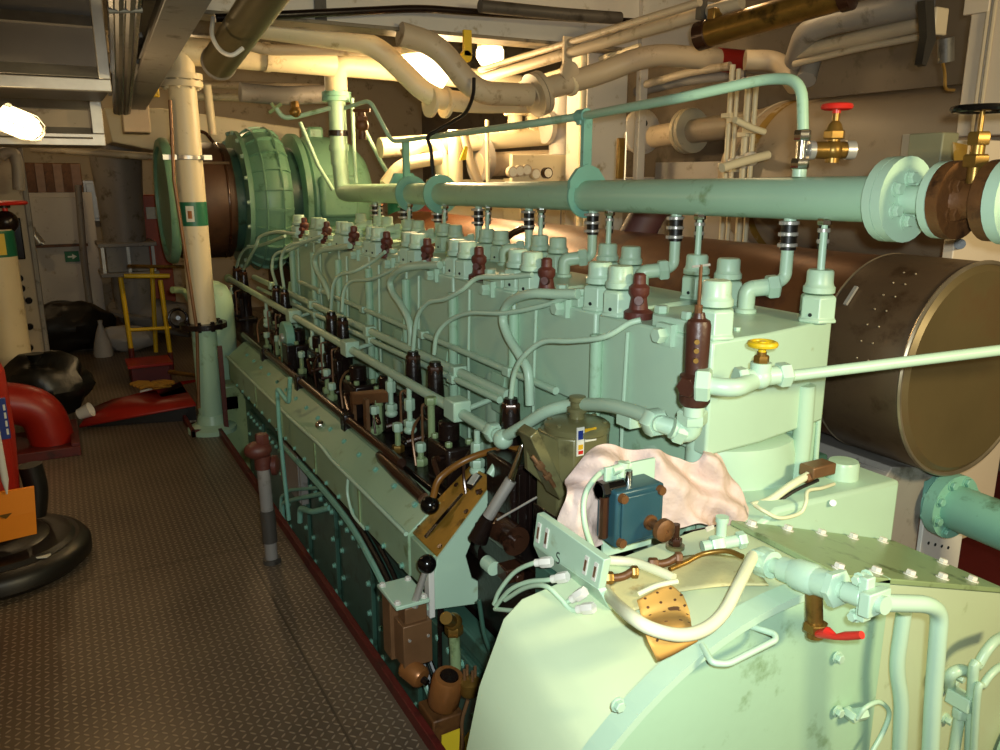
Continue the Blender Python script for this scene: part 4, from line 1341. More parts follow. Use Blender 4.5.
gb = blanket([[(636, 603), (651, 595), (668, 588), (682, 598)], [(639, 614), (655, 607), (674, 603), (687, 611)], [(641, 624), (659, 619), (679, 617), (689, 622)]], 0, .008)
last = [[U(a, b, y=yy) for a, b in r] for r, yy in (([(646, 636), (663, 632), (681, 629), (692, 630)], Y0 - .032), ([(657, 661), (671, 655), (684, 648), (697, 641)], Y0 - .04))]
rows = gb + last
cols = [spline(list(q_), 4) for q_ in zip(*[spline(r, 4) for r in rows])]
T = Thing('gasket_board', 'orange perforated gasket board lying over the casing edge under the hose', 'board', rows[-1][1])
ob_ = T.add('board', MB().grid(cols), PAD, ang=60)
md = ob_.modifiers.new('thickness', 'SOLIDIFY')
md.thickness = .004
md.offset = 0
nr_, nc_ = len(cols[0]), len(cols)
for i in range(2, nc_ - 1, 3):
    for j in range(1, nr_ - 1, 3):
        p = cols[i][j]
        n_ = (cols[i + 1][j] - p).cross(cols[i][j + 1] - p).normalized()
        if n_.dot(CAM - p) < 0:
            n_ = -n_
        T.add('hole', MB().cyl(p + n_ * .0015, p + n_ * .0028, .0032, n=8), PADH, parent=ob_)
p = cols[7][6]
n_ = (cols[8][6] - p).cross(cols[7][7] - p).normalized()
if n_.dot(CAM - p) < 0:
    n_ = -n_
T.add('oil_stain', MB().lathe(p + n_ * .0015, n_, [(.016, 0), (.012, .001)], 12), COPPER, parent=ob_)
FE = [[(606, 588), (625, 576), (650, 564), (690, 556), (725, 556), (762, 566)], [(613, 602), (634, 593), (657, 580), (690, 572), (722, 572), (762, 577)], [(626, 614), (648, 606), (668, 595), (700, 589), (735, 586), (768, 586)]]
gb = blanket(FE, 0, .004)
cols2 = [spline(list(q_), 5) for q_ in zip(*[spline(r, 5) for r in gb])]
o = solo('oil_deposit', MB().grid(cols2), FELT, 'dried yellowish oil deposit on the crown of the casing', 'deposit', ang=60)
o.modifiers.new('thickness', 'SOLIDIFY').thickness = .003
rs = random.Random(5)
for i, (a, b, lab_) in enumerate(((620, 582, 'rusty brass elbow fitting on the casing crown left of the orange board'), (664, 568, 'dark rusty fitting lying on the casing crown below the blue instrument'))):
    p = over(a, b, .014)
    D = Thing('pipe_fitting', lab_, 'fitting', p - Z * .012)
    D.add('elbow', MB().tube(fillet([p - RGT * .035, p, p + RGT * .03 + Z * .02], .015), .009, 10), RUSTB)
    D.many('nut', [MB().hexn(p - RGT * .038, RGT, .014, .02), MB().hexn(p + RGT * .02 + Z * .014, RGT, .014, .015)], BRASS if i == 0 else RUSTB)
mb = MB().tube(spline([over(608, 564, .012), over(632, 566, .012), over(655, 575, .014), over(672, 582, .012)]), .011, 10)
solo('hose_stub', mb, HOSEW, 'short cream hose stub lying below the blue instrument', 'hose')
mb = MB().tube(spline([over(636, 598, .012), over(655, 590, .014), over(676, 585, .012)]), .006, 10)
solo('copper_tube', mb, HOSEW, 'thin cream tube lying above the orange board', 'tube')
mb = MB().tube(spline([over(668, 573, .012), over(684, 566, .012), over(700, 560, .02), over(722, 560, .03), over(738, 566, .03)]), .006, 10)
solo('copper_tube', mb, BRASS, 'thin brass tube below the pale union by the black strap', 'tube')
D = Thing('pipe_union', 'pale yellowish pipe union with upright stub right of the blue instrument', 'fitting', over(720, 556, .0))
p0_, p1_ = over(698, 556, .03), over(738, 550, .035)
dd = (p1_ - p0_).normalized()
D.add('union_body', MB().cyl(p0_, p1_, .014, n=16).hexn(p0_ + dd * .02, dd, .021, .03).hexn(p1_ - dd * .015, dd, .02, .02), GREEN2)
D.add('stub', MB().cyl(over(716, 551, .03), over(716, 551, .03) + Z * .055, .012, n=14).cyl(over(716, 551, .03) + Z * .05, over(716, 551, .03) + Z * .062, .015), GREEN2)
p = over(675, 548, .0)
D = Thing('bolt_stud', 'dark bolt with nut and washer beside the blue instrument', 'bolt', p)
D.add('washer', MB().cyl(p, p + Z * .008, .022, n=18), OLIVE)
D.add('nut', MB().hexn(p + Z * .008, Z, .016, .018), OILY2)
D.add('shank', MB().cyl(p + Z * .02, p + Z * .06, .009, n=12), OILY2)
a, b = U(690, 533, y=1.36), U(750, 543, y=1.34)
D = Thing('strap', 'black strap with white stripes on it below the pink cloth', 'strap', b - Z * .02)
sp_ = D.add('strap_body', MB().prism([U(684, 531, y=1.38), U(722, 523, y=1.4), U(752, 540, y=1.37), U(752, 549, y=1.36), U(722, 538, y=1.36)], V((0, .01, -.012))), BLACK, .003)
D.add('label', MB().prism([U(705, 528, y=1.372), U(713, 526, y=1.372), U(714, 535, y=1.35), U(706, 534, y=1.352)], V((0, -.003, .004))), LABELW, parent=sp_)
for k in range(4):
    x_ = 716 + k * 4
    D.add('stripe', MB().prism([U(x_, 524 + k * .6, y=1.385), U(x_ + 1.5, 524.5 + k * .6, y=1.385), U(x_ + 2, 529 + k, y=1.372), U(x_ + .5, 528.5 + k, y=1.372)], V((0, -.004, .006))), LABELW, parent=sp_)

# thick cream hose loop
pts = [U(603, 586, y=1.32), U(613, 600, y=1.2), U(628, 614, y=1.06), U(650, 628, y=1.0), U(680, 635, y=.985), U(705, 629, y=.99), U(724, 612, y=1.01), U(738, 586, y=1.05), U(748, 566, y=1.1), U(753, 556, y=1.13)]
solo('hose', MB().tube(spline(pts), .0125, 14), HOSEW, 'thick cream hose looping from the S box to the valve pipe over the casing', 'hose')

# valve pipe with red lever
xq = 1.25
def W(px, py):
    return U(px, py, x=xq)
T = Thing('valve_pipe', 'pale green pipe with couplings and a red lever valve on top of the casing', 'pipe', W(800, 600))
pa, pb = W(756, 559), W(886, 606)
du = (pb - pa).normalized()
def on(px):
    return pa.lerp(pb, (px - 756) / 130)
T.add('pipe_body', MB().cyl(pa, pb, .017, n=16), GREEN2)
T.add('coupling', MB().hexn(on(757), du, .032, .04).cyl(on(763), on(776), .029, n=18), GREEN2)
T.add('coupling', MB().cyl(on(787), on(806), .026, n=18).lathe(on(800), du, [(.03, 0), (.032, .01), (.032, .05), (.026, .06)], 20), GREEN2)
T.add('tee', MB().cyl(on(812), on(846), .028, n=18).hexn(on(838), du, .038, .02), GREEN2)
T.add('flange_plate', MB().obox(on(868), du * .01, V((.012, 0, .0)), Z * .045).obox(on(876), du * .012, V((.03, 0, 0)), Z * .024).cyl(on(850), on(868), .02), GREEN2, .003)
T.many('flange_bolt', [MB().bolt(on(862) + V((a, 0, b)), -X, .01, .016) for a, b in ((0, .035), (0, -.04), (.02, .036))], GREEN2)
vs = on(819)
lv = T.add('valve_stub', MB().cyl(vs, U(815, 637, x=xq), .017, n=14).hexn(U(816, 622, x=xq), -Z, .024, .02), BRASS)
T.add('lever_handle', MB().tube([U(818, 634, x=xq - .01), U(828, 633, x=xq - .02), U(836, 637, x=xq - .02), U(846, 636, x=xq - .02), U(862, 635, x=xq - .02)], [.008, .012, .006, .0085, .0075], 12), REDV, parent=lv)
T.add('strap_bracket', MB().prism([U(779, 588, x=xq), U(786, 592, x=xq), U(782, 607, x=xq), U(773, 603, x=xq)], V((.02, 0, 0))).bolt(U(781, 600, x=xq), -X, .01, .012), TEAL, .002)
yp = pb.y
e1_ = U(888, 606, y=yp)
pts = fillet([pb - du * .02, U(928, 604, y=yp), U(940, 612, y=yp), U(933, 700, y=yp), U(920, 960, y=yp)], .05, 6)
T.add('down_pipe', MB().tube(pts, .0165, 16), GREEN2)
mb = MB().tube(fillet([U(904, 612, y=.98), U(896, 668, y=.98), U(902, 700, y=.97), U(890, 960, y=.97)], .05, 5), .0165, 16)
solo('bent_pipe', mb, GREEN2, 'pale green kinked vertical pipe left of the valve down pipe', 'pipe')
p = U(846, 711, y=Y0 - .012)
T = Thing('sensor_pipe', 'small pale union and thin pipe on the casing front below the red lever', 'pipe', p - Z * .04)
T.add('union', MB().hexn(p, -Y, .014, .03).hexn(p - Y * .02 + V((.004, 0, 0)), V((1, -.3, .1)), .014, .03), GREEN2)
T.add('thin_pipe', MB().tube(spline([p - Y * .03, U(865, 708, y=Y0 - .05), U(879, 702, y=Y0 - .05), U(889, 712, y=Y0 - .05), U(884, 730, y=Y0 - .05), U(872, 752, y=Y0 - .05)]), .0055, 10), GREEN2)

# round drive cover at the lower right corner
cc_ = U(1020, 745, y=Y0 - .01)
T = Thing('drive_cover', 'round pale green drive cover with thick pipes at the lower right corner', 'cover', cc_ - Z * .12)
T.add('cover_disc', MB().lathe(cc_, -Y, [(.125, 0), (.125, .02), (.11, .03), (.07, .035), (.06, .06), (.0, .065)], 36), GREEN)
T.many('bolt', [MB().bolt(cc_ + V((.115 * math.cos(t), -.022, .115 * math.sin(t))), -Y, .01, .012) for t in (1.6, 2.1, 2.6, 3.1, 3.6)], GREEN2)
mb = MB().tube(spline([U(1012, 632, y=.98), U(994, 642, y=.96), U(979, 664, y=.96), U(972, 690, y=.96), U(964, 900, y=.96)]), .012, 12)
solo('bent_pipe', mb, GREEN2, 'pale green pipe arching left of the round drive cover, outer one', 'pipe')
mb = MB().tube(spline([U(1012, 664, y=.95), U(998, 668, y=.94), U(984, 684, y=.94), U(976, 710, y=.94), U(968, 900, y=.94)]), .009, 12)
solo('bent_pipe', mb, GREEN2, 'pale green pipe arching left of the round drive cover, inner one', 'pipe')
p = U(962, 700, y=.98)
T = Thing('banjo_fitting', 'pale green angular fitting with bolts and pipe near the lower right corner', 'fitting', p - Z * .1)
T.add('fitting_body', MB().obox(p, V((.022, 0, -.004)), V((0, .03, 0)), V((.003, 0, .018))).hexn(p - Z * .02, -Z, .02, .03), GREEN2, .004)
T.add('pipe', MB().cyl(p - Z * .04, p - Z * .16, .013, n=12), GREEN2)
for a, b in ((945, 688), (950, 682), (945, 718), (957, 676)):
    T.add('bolt', MB().bolt(U(a, b, y=Y0), -Y, .011, .02), GREEN2)
T.add('elbow', MB().tube(spline([U(950, 690, y=1.02), U(950, 676, y=1.0), U(960, 670, y=.99), U(968, 672, y=.99)]), .014, 12), GREEN2)

# terminal casing right of the cloth
zt0, zt1 = U(778, 509, y=1.37), U(886, 484, y=1.37)
T = Thing('side_box', 'pale green sloping box on the far edge of the casing under the exhaust pipe', 'box', V((1.8, 1.4, .62)))
T.add('box_body', MB().prism([V((1.44, 1.37, .60)), V((2.06, 1.37, .60)), V((2.06, 1.37, zt1.z)), V((zt0.x, 1.37, zt0.z)), V((1.44, 1.37, .80))], Y * .17), GREEN2, .012)
T.add('screw_knob', MB().cyl(U(833, 503, y=1.37), U(833, 503, y=1.355), .009, n=12), WPLAST)
c = U(841, 486, y=1.46)
T.add('breather', MB().lathe(c - Z * .03, Z, [(.044, 0), (.044, .1), (.04, .108), (.0, .11)], 28), GREEN2)
a, b = U(813, 480, y=1.40), U(837, 463, y=1.40)
T = Thing('connector_box', 'small brown connector box with cable in front of the breather', 'connector', a)
T.add('box_body', MB().box((a.x, 1.40, a.z), (b.x, 1.45, b.z)), COPPER, .004)
T.add('gland', MB().hexn(U(812, 475, y=1.42), U(790, 486, y=1.42) - U(812, 475, y=1.42), .016, .03), RUSTB)
mb = MB().tube(spline([U(810, 474, y=1.42), U(790, 486, y=1.42), U(770, 500, y=1.43), U(752, 506, y=1.44)]), .011, 10)
T.add('cable_core', mb, HOSEW)
mb = MB().tube(spline([U(818, 480, y=1.41), U(796, 490, y=1.41), U(775, 503, y=1.42), U(757, 510, y=1.43)]), .005, 8)
T.add('black_cable', mb, CABLE)
mb = MB().tube(spline([U(834, 484, y=1.4), U(822, 488, y=1.38), U(808, 491, y=1.37), U(806, 502, y=1.35), U(800, 513, y=1.35), U(780, 518, y=1.35), U(764, 511, y=1.37), U(755, 505, y=1.4)]), .005, 10)
solo('cable', mb, HOSEW, 'thin cream cable looping over the sloping box below the connector', 'cable')

# pipe and foundation under the exhaust
p0_, p1_ = U(905, 487, z=.63), U(1030, 537, z=.63)
dy = (p1_ - p0_).normalized()
T = Thing('sea_water_pipe', 'teal flanged pipe under the end of the exhaust pipe', 'pipe', U(960, 510, z=.57))
T.add('pipe_body', MB().cyl(p0_ - dy * 1.0, p1_ + dy * .3, .075, n=28), TEAL)
mb = MB()
flange(mb, U(945, 503, z=.63), dy, .11, .07, .04, 8, .014)
T.add('flange', mb, TEAL)
T.add('gland_ring', MB().cyl(U(925, 494, z=.63), U(940, 500, z=.63), .085, n=24), TEAL)
sx = U(960, 560, z=.02)
T = Thing('pipe_support', 'white drilled plate support under the teal pipe', 'support', V((p1_.x, p1_.y + .25, .02)))
cs = U(950, 530, z=.5)
T.add('support_plate', MB().obox(V((cs.x, cs.y + .03, .29)), V((.12, 0, 0)), V((0, .008, 0)), V((0, 0, .265))), WPLAST, .003)
T.many('drilled_hole', [MB().cyl(V((cs.x - .08 + .04 * k, cs.y + .021, .46 - .015 * k)), V((cs.x - .08 + .04 * k, cs.y + .0215, .46 - .015 * k)) - Y * .002, .006, n=10) for k in range(4)], INK)
T = Thing('exhaust_cradle', 'grey brown sloping support plate under the exhaust pipe', 'support', (2.3, 1.75, .02))
T.add('cradle_plate', MB().prism([V((2.12, 1.55, .02)), V((2.46, 1.55, .02)), V((2.46, 1.55, .76)), V((2.28, 1.55, .79)), V((2.12, 1.55, .62))], Y * .5), GREYP, .004)
T.add('saddle', MB().prism([V((2.26, 1.56, .775)), V((2.64, 1.56, .775)), V((2.60, 1.56, .70)), V((2.3, 1.56, .70))], Y * .1), GREYP, .004)
# ================================================================ TURBOCHARGER
YT = 6.25
def TX(px, py=200):
    return U(px, py, y=YT).x
zc = 1.52
T = Thing('turbocharger', 'green ribbed turbocharger with brown filter drum at the far end of the engine', 'turbocharger', (1.4, YT, .9))
tc_ = V((0, YT, zc))
def tl(name, prof, m, n=40, cap=True, parent=None):
    return T.add(name, MB().lathe(tc_, X, prof, n, cap, cap), m, parent=parent)
fd = tl('filter_drum', [(.30, .76), (.40, .78), (.41, .80), (.41, 1.12), (.40, 1.14), (.3, 1.15)], FILT, 14)
tl('filter_rim', [(.375, .72), (.375, .70), (.42, .70), (.435, .72), (.435, .755), (.40, .77), (.30, .76)], TGREEN, 40)
tl('filter_face', [(.0, .73), (.2, .725), (.38, .735), (.38, .75)], FILT)
for k in range(5):
    a = R(40 + k * 50)
    d = V((0, math.cos(a) * -1, math.sin(a)))
    T.add('drum_seam', MB().obox(tc_ + X * .96 + d * .408, X * .16, d * .004, d.cross(X) * .008), SEAM, parent=fd)
for xx in (.84, 1.08):
    T.add('drum_band', MB().lathe(tc_, X, [(.412, xx), (.414, xx + .004), (.414, xx + .012), (.412, xx + .016)], 14, False, False), OILY2, parent=fd)
tl('dark_gap', [(.34, 1.13), (.37, 1.14), (.37, 1.25), (.34, 1.26)], GREEND)
VQ = lambda h: 1.2 + (h - 1.2) * .78
vo = tl('volute', [(r, VQ(h)) for r, h in [(.36, 1.20), (.46, 1.21), (.47, 1.235), (.455, 1.26), (.475, 1.30), (.50, 1.38), (.505, 1.46), (.49, 1.55), (.46, 1.60), (.40, 1.62)]], TGREEN)
T.add('rim_ring', MB().lathe(tc_, X, [(.44, 1.20), (.49, 1.205), (.49, 1.235), (.45, 1.24)], 40), TGREEN)
T.many('rim_bolt', [MB().bolt(tc_ + V((1.205, -.478 * math.cos(a), .478 * math.sin(a))), -X, .014, .02) for a in [k * math.pi / 9 for k in range(-5, 9)]], GREEN2)
for k in range(16):
    a = R(-70 + k * 16)
    d = V((0, -math.cos(a), math.sin(a)))
    t_ = d.cross(X)
    pts = [(.47, 1.27), (.495, 1.31), (.52, 1.38), (.525, 1.46), (.51, 1.55), (.47, 1.6)]
    loop = [tc_ + X * VQ(h) + d * r for r, h in pts] + [tc_ + X * VQ(1.6) + d * .40, tc_ + X * VQ(1.27) + d * .42]
    T.add('volute_rib', MB().prism([p - t_ * .008 for p in loop], t_ * .016), TGREEN, parent=vo)
for h, r in ((1.35, .505), (1.5, .515)):
    T.add('volute_ring', MB().torus(tc_ + X * VQ(h), X, r, .008, 48, 6), TGREEN, parent=vo)
tl('neck', [(.36, 1.5), (.38, 1.51), (.38, 1.62), (.36, 1.63)], GREEND)
tl('turbine_flange', [(.4, 1.6), (.48, 1.61), (.48, 1.65), (.42, 1.66)], TGREEN)
tl('turbine_housing', [(.40, 1.65), (.45, 1.68), (.47, 1.78), (.46, 1.92), (.42, 2.06), (.34, 2.14), (.2, 2.2), (.0, 2.22)], TGREEN, 40)
a, b = U(300, 165, y=YT - .46), U(325, 205, y=YT - .46)
T.add('cover_panel', MB().box((1.70, YT - .5, zc - .12), (1.98, YT - .42, zc + .18)), TGREEN, .03)
T.add('lug', MB().box((1.74, YT - .1, zc + .44), (1.86, YT + .1, zc + .53)), TGREEN, .02)
T.add('lower_housing', MB().box((1.66, YT - .46, .95), (2.1, YT + .3, 1.34)), TGREEN, .03)
T.add('pedestal', MB().prism([V((1.5, 5.8, .0)), V((2.1, 5.8, .0)), V((2.05, 5.8, 1.1)), V((1.5, 5.8, 1.1))], Y * .9), OILY, .02)
T.add('lifting_handle', MB().tube(spline([V((.86, YT - .12, zc + .40)), V((.87, YT - .12, zc + .47)), V((1.0, YT - .12, zc + .47)), V((1.06, YT - .12, zc + .40))]), .012, 8), OILY2)
T.o.location = (1.613, 7.2, .778)
T.o.scale = (1.15, 1.15, 1.15)
# green lump and oil pump at the far end
T = Thing('gear_housing', 'pale green rounded housing at the far end beside the white column', 'housing', (1.0, 5.95, -.3))
p = U(196, 300, y=5.85)
T.add('housing_dome', MB().lathe(V((.93, 5.98, .3)), Z, [(.15, -.3), (.15, .5), (.14, .58), (.11, .64), (.06, .67), (0, .68)], 30), GREEN)
T.add('base_block', MB().box((.86, 5.62, -.5), (1.1, 5.8, .3)), GREEN3, .02)
T.add('hand_wheel', MB().torus(U(178, 318, y=5.72), V((.2, -1, .1)), .06, .01).cyl(U(178, 318, y=5.72), U(178, 318, y=5.85), .015), OILY)
T.add('nozzle', MB().tube(fillet([U(172, 290, y=5.7), U(184, 290, y=5.75), U(190, 300, y=5.8)], .05), .022, 12), GREEN3)
mb = MB().box((.88, 5.62, .12), (1.0, 5.8, .22))
solo('yellow_green_bracket', mb, GREEN3, 'small yellow green bracket block at the far end of the cover beam', 'bracket', bv=.005)

# ================================================================ PIPE COLUMN in the middle
ct, cb_ = U(185, 88, y=5.6), U(207, 322, y=5.6)
cx = (ct.x + cb_.x) / 2 - .02
T = Thing('pipe_column', 'cream vertical pipe with a green band in front of the brown filter drum', 'pipe', (cx, 5.6, cb_.z))
pb_ = T.add('pipe_body', MB().cyl((cx, 5.6, cb_.z), (cx, 5.6, 2.42), .084, n=28), CREAM)
z0, z1 = U(205, 226, y=5.51).z, U(203, 202, y=5.51).z
T.add('green_band', MB().lathe((cx, 5.6, z0), Z, [(.0855, 0), (.0855, z1 - z0)], 28), BANDG, parent=pb_)
a, b = U(193, 222, y=5.51), U(198, 206, y=5.51)
for nm, m_, dz0, dz1 in (('flow_mark', LABELW, 0, 0), ('flow_mark_core', COPPER2, .02, .03)):
    loop = []
    for k in range(7):
        t = -2.2 + k * .06
        loop.append(t)
    mb = MB()
    rr = .0872 if nm == 'flow_mark' else .0882
    w0, w1 = (-2.25, -1.68) if nm == 'flow_mark' else (-2.12, -1.82)
    vs, fs = [], []
    for k in range(9):
        t = w0 + (w1 - w0) * k / 8
        for zz in (a.z + dz0, b.z - dz1):
            vs.append(V((cx + rr * math.cos(t), 5.6 + rr * math.sin(t), zz)))
    for k in range(8):
        fs.append((2 * k, 2 * k + 2, 2 * k + 3, 2 * k + 1))
    mb.add(vs, fs)
    T.add(nm, mb, m_, parent=pb_)
mb = MB()
zf = U(186, 80, y=5.6).z
flange(mb, V((cx, 5.6, zf)), Z, .125, .08, .035, 0)
flange(mb, V((cx, 5.6, zf - .045)), Z, .125, .08, .035, 8, .012)
T.add('top_flange', mb, CREAM)
zk = U(188, 160, y=5.6).z
T.add('pipe_clamp', MB().lathe((cx, 5.6, zk), Z, [(.09, 0), (.095, .004), (.095, .026), (.09, .03)], 28).box((cx - .16, 5.52, zk), (cx - .08, 5.54, zk + .03)).box((cx + .08, 5.52, zk), (cx + .13, 5.54, zk + .03)), STEEL)
top = V((cx, 5.6, 2.36))
T.add('upper_bend', MB().tube(fillet([top, V((cx, 5.6, 2.44)), V((cx + .25, 5.6, 2.44)), V((U(333, 72, y=5.72).x, 5.72, 2.44))], .16, 7), .084, 24), CREAM)
T.add('clamp_ring', MB().cyl((cx + .52, 5.62, 2.44), (cx + .555, 5.622, 2.44), .092, n=28), CREAM)
T = Thing('pipe_pedestal', 'pale green vertical pipe foot with dark flange below the cream column', 'pipe', (cx, 5.6, -.04))
T.add('pipe_body', MB().cyl((cx, 5.6, .04), (cx, 5.6, cb_.z - .04), .08, n=28), GREEN)
mb = MB()
flange(mb, V((cx, 5.6, cb_.z - .035)), Z, .15, .07, .035, 8, .014)
T.add('dark_flange', mb, OILY)
T.add('foot_flange', MB().lathe((cx, 5.6, 0), Z, [(.16, 0), (.16, .03), (.1, .06), (.085, .12)], 24), GREEN)
T.add('gusset', MB().box((cx + .06, 5.49, .02), (cx + .09, 5.52, .6)), RUST, .002)
mb = MB().tube([U(170, 100, y=5.48), U(174, 180, y=5.48), U(197, 330, y=5.48), U(199, 408, y=5.48)], .011, 10)
solo('rusty_conduit', mb, COPPER, 'thin rusty conduit running down beside the cream column', 'conduit')
mb = MB().tube([U(128, 266, y=7.4), U(190, 267, y=7.2)], .014, 8)
solo('rail_bar', mb, BRASS, 'thin dark horizontal bar behind the yellow rail', 'bar')

# green cooling outlet pipe up to deckhead
gv = B - axp * .14
T = Thing('outlet_pipe', 'pale green vertical pipe with collar rising to a cream bend', 'pipe', gv + V((0, 0, .05)))
gz = U(337, 97, y=gv.y).z
T.add('pipe_body', MB().cyl(gv + V((0, 0, .2)), V((gv.x, gv.y, gz)), .062, n=24).cyl(gv + V((0, 0, .3)), gv + V((0, 0, .34)), .07, n=24), GREEN)
mb = MB()
flange(mb, V((gv.x, gv.y, gz - .03)), Z, .105, .05, .03, 0)
flange(mb, V((gv.x, gv.y, gz + .002)), Z, .105, .05, .03, 6, .01)
T.add('top_flange', mb, TEAL)
T.add('rusty_clamp', MB().cyl((gv.x, gv.y, gz - .27), (gv.x, gv.y, gz - .23), .07, n=20), OILY)
cbp = [V((gv.x, gv.y, gz + .03)), V((gv.x, gv.y, gz + .22)), U(400, 70, y=gv.y + .02), U(450, 76, y=gv.y + .2), U(520, 85, y=gv.y + .4)]
solo('overhead_pipe', MB().tube(fillet(cbp, .2, 8), .08, 24), CREAM, 'cream pipe bending right from the green vertical pipe, brightly lit', 'pipe')
for i, q in enumerate(([(300, 122), (318, 165), (333, 190)], [(352, 98), (354, 150), (356, 183)], [(364, 128), (380, 160), (398, 190)])):
    mb = MB().tube([U(a, b, y=gv.y - .12) for a, b in q], .014, 10)
    solo('thin_pipe', mb, GREEN, ['thin green pipe slanting in front of the turbocharger left of the green vertical pipe', 'thin green vertical pipe just right of the thick green one', 'thin pale green pipe slanting down right of the green vertical pipe'][i], 'pipe')
v0 = U(284, 115, y=5.0)
T = Thing('vent_cock', 'green cock valve with four arm handle above the turbocharger', 'valve', v0)
T.add('pipe', MB().tube(fillet([U(276, 108, y=5.0), U(283, 118, y=5.0), U(296, 117, y=5.0), U(330, 108, y=5.0)], .05), .014, 10), GREEN)
T.add('cross_handle', MB().tube([U(269, 113, y=5.0), U(281, 104, y=5.0)], .01, 8).tube([U(271, 103, y=5.0), U(279, 114, y=5.0)], .01, 8), GREEN3)
T.add('valve_body', MB().sph(U(295, 112, y=5.0), .035).hexn(U(295, 112, y=5.0), Z, .026, .06), BRASS)
v0 = U(362, 125, y=4.75)
T = Thing('vent_cock', 'rusty brass cock right of the green vertical pipe top', 'valve', v0 - Z * .05)
T.add('valve_body', MB().sph(v0, .04).cyl(v0 - Z * .08, v0 + Z * .07, .022).hexn(v0 + Z * .02, Z, .035, .03), RUSTB)
T.add('handle', MB().tube([v0 + Z * .08 - RGT * .05, v0 + Z * .08 + RGT * .05], .01, 8), RUSTB)

# ================================================================ OVERHEAD
def otube(q, y, r, m, name, label, cat='pipe', fr=.12, n=20, group=None):
    ys = y if isinstance(y, (list, tuple)) else [y] * len(q)
    return solo(name, MB().tube(fillet([U(a, b, y=c_) for (a, b), c_ in zip(q, ys)], fr, 6), r, n), m, label, cat, group)


# two big bent pipes by the lamp
otube([(240, 24), (375, 44), (430, 98), (470, 103), (540, 103)], [4.85, 4.85, 4.7, 4.7, 4.7], .062, CREAM, 'overhead_pipe', 'cream pipe dipping in an S below the bright lamp, left one')
otube([(400, 34), (437, 45), (476, 93), (530, 95)], [4.5, 4.5, 4.4, 4.4], .066, BEIGE, 'overhead_pipe', 'beige pipe dipping in an S right of the bright lamp')
c = U(432, 102, y=4.7)
T = Thing('pipe_coupling', 'cream flange pair on the S-bent pipe below the bright lamp', 'flange', c - Z * .08)
for k in (0, 1):
    T.add('flange', MB().lathe(c + X * (.10 * k - .02), V((1, .1, -.05)), [(.09, 0), (.09, .02)], 24), CREAM)
mb = MB().tube(spline([U(474, 78, y=4.3), U(473, 95, y=4.28), U(466, 112, y=4.25), U(452, 122, y=4.2), U(438, 130, y=4.2), U(428, 137, y=4.2), U(431, 150, y=4.2), U(433, 175, y=4.2)]), .011, 8)
solo('black_cable', mb, CABLE, 'black cable hanging from the beige bent pipe to the green pipe', 'cable')
# red banded pipe
yb_ = [4.4, 4.4, 4.35, 4.2, 4.1, 4.0]
q = [(532, 96), (548, 88), (600, 74), (648, 54), (700, 58), (785, 66)]
otube(q, yb_, .066, BEIGE, 'overhead_pipe', 'beige pipe swelling over the white column with a red band', fr=.25)
T = Thing('red_band', 'red painted identification band on the beige overhead pipe', 'band', U(729, 61, y=4.07) - Z * .07)
l0, l1 = U(700, 58, y=4.1), U(785, 66, y=4.0)
T.add('band', MB().cyl(l0.lerp(l1, .2), l0.lerp(l1, .5), .0705, n=28), BANDR)
c = U(538, 94, y=4.4)
T = Thing('pipe_flange', 'big beige bolted flange where the overhead pipe turns right', 'flange', c - Z * .12)
dd = (U(560, 86, y=4.4) - U(535, 96, y=4.4)).normalized()
mb = MB()
flange(mb, c, dd, .13, .06, .03, 0)
T.add('flange', mb, BEIGE)
mb = MB()
flange(mb, c - dd * .035, dd, .13, .06, .03, 0)
T.add('flange', mb, BEIGE)
c = U(568, 72, y=4.35)
T.add('clamp', MB().lathe(U(567, 84, y=4.39), dd, [(.07, 0), (.078, .005), (.078, .03), (.07, .035)], 22), CREAM)
T = Thing('pipe_bracket', 'beige round hanger plate above the overhead pipe by the white column', 'bracket', c - Z * .05)
T.add('plate', MB().lathe(c, -Y, [(.06, 0), (.06, .03)], 24).box(c + V((-.03, 0, 0)), c + V((.03, .02, .2))), BEIGE)
# diagonal pair
otube([(478, 80), (742, 2)], [5.2, 3.2], .032, BEIGE, 'overhead_pipe', 'thicker pale pipe of the diagonal pair at the ceiling')
otube([(480, 70), (700, 2)], [5.3, 3.35], .02, BEIGE, 'overhead_pipe', 'thinner pale pipe of the diagonal pair at the ceiling')
otube([(520, 84), (640, 46)], [5.4, 4.4], .018, CREAM, 'overhead_pipe', 'thin cream pipe below the diagonal pair at the ceiling')
# cross girder
a, b = U(212, 26, y=4.6), U(640, 42, y=4.6)
T = Thing('ceiling_girder', 'dull grey cross girder over the engine carrying dark cables', 'girder', ((a.x + b.x) / 2, 4.65, 2.52))
T.add('web', MB().box((.78, 4.6, 2.50), (4.2, 4.62, 2.86)), WHITEP, .004)
T.add('lower_flange', MB().box((.78, 4.52, 2.48), (4.2, 4.72, 2.50)), CEIL, .004)
T.add('yellow_bracket', MB().cyl(U(467, 56, y=4.5), U(467, 56, y=4.5) + Y * .03, .035, n=18).box(U(464, 56, y=4.5), U(472, 30, y=4.5) + V((.0, .02, 0))), YELLOW, .004)
T.add('slot_strip', MB().box(U(318, 8, y=4.59) - V((.02, .01, .08)), U(326, 8, y=4.59) + V((.0, .0, .12))), GREYD)
otube([(215, 18), (420, 8), (500, 14), (640, 22)], 4.4, .02, OILY, 'cable_bundle', 'dark cable bundle along the top of the cross girder', 'cable')
otube([(480, 6), (560, 14), (620, 18)], 4.3, .035, GREYD, 'cable_bundle', 'thick dark cable bundle above the diagonal pipe pair', 'cable')
otube([(225, 35), (260, 50), (330, 50), (400, 52)], 5.0, .03, BEIGE, 'overhead_pipe', 'thin beige pipe tight under the cross girder')
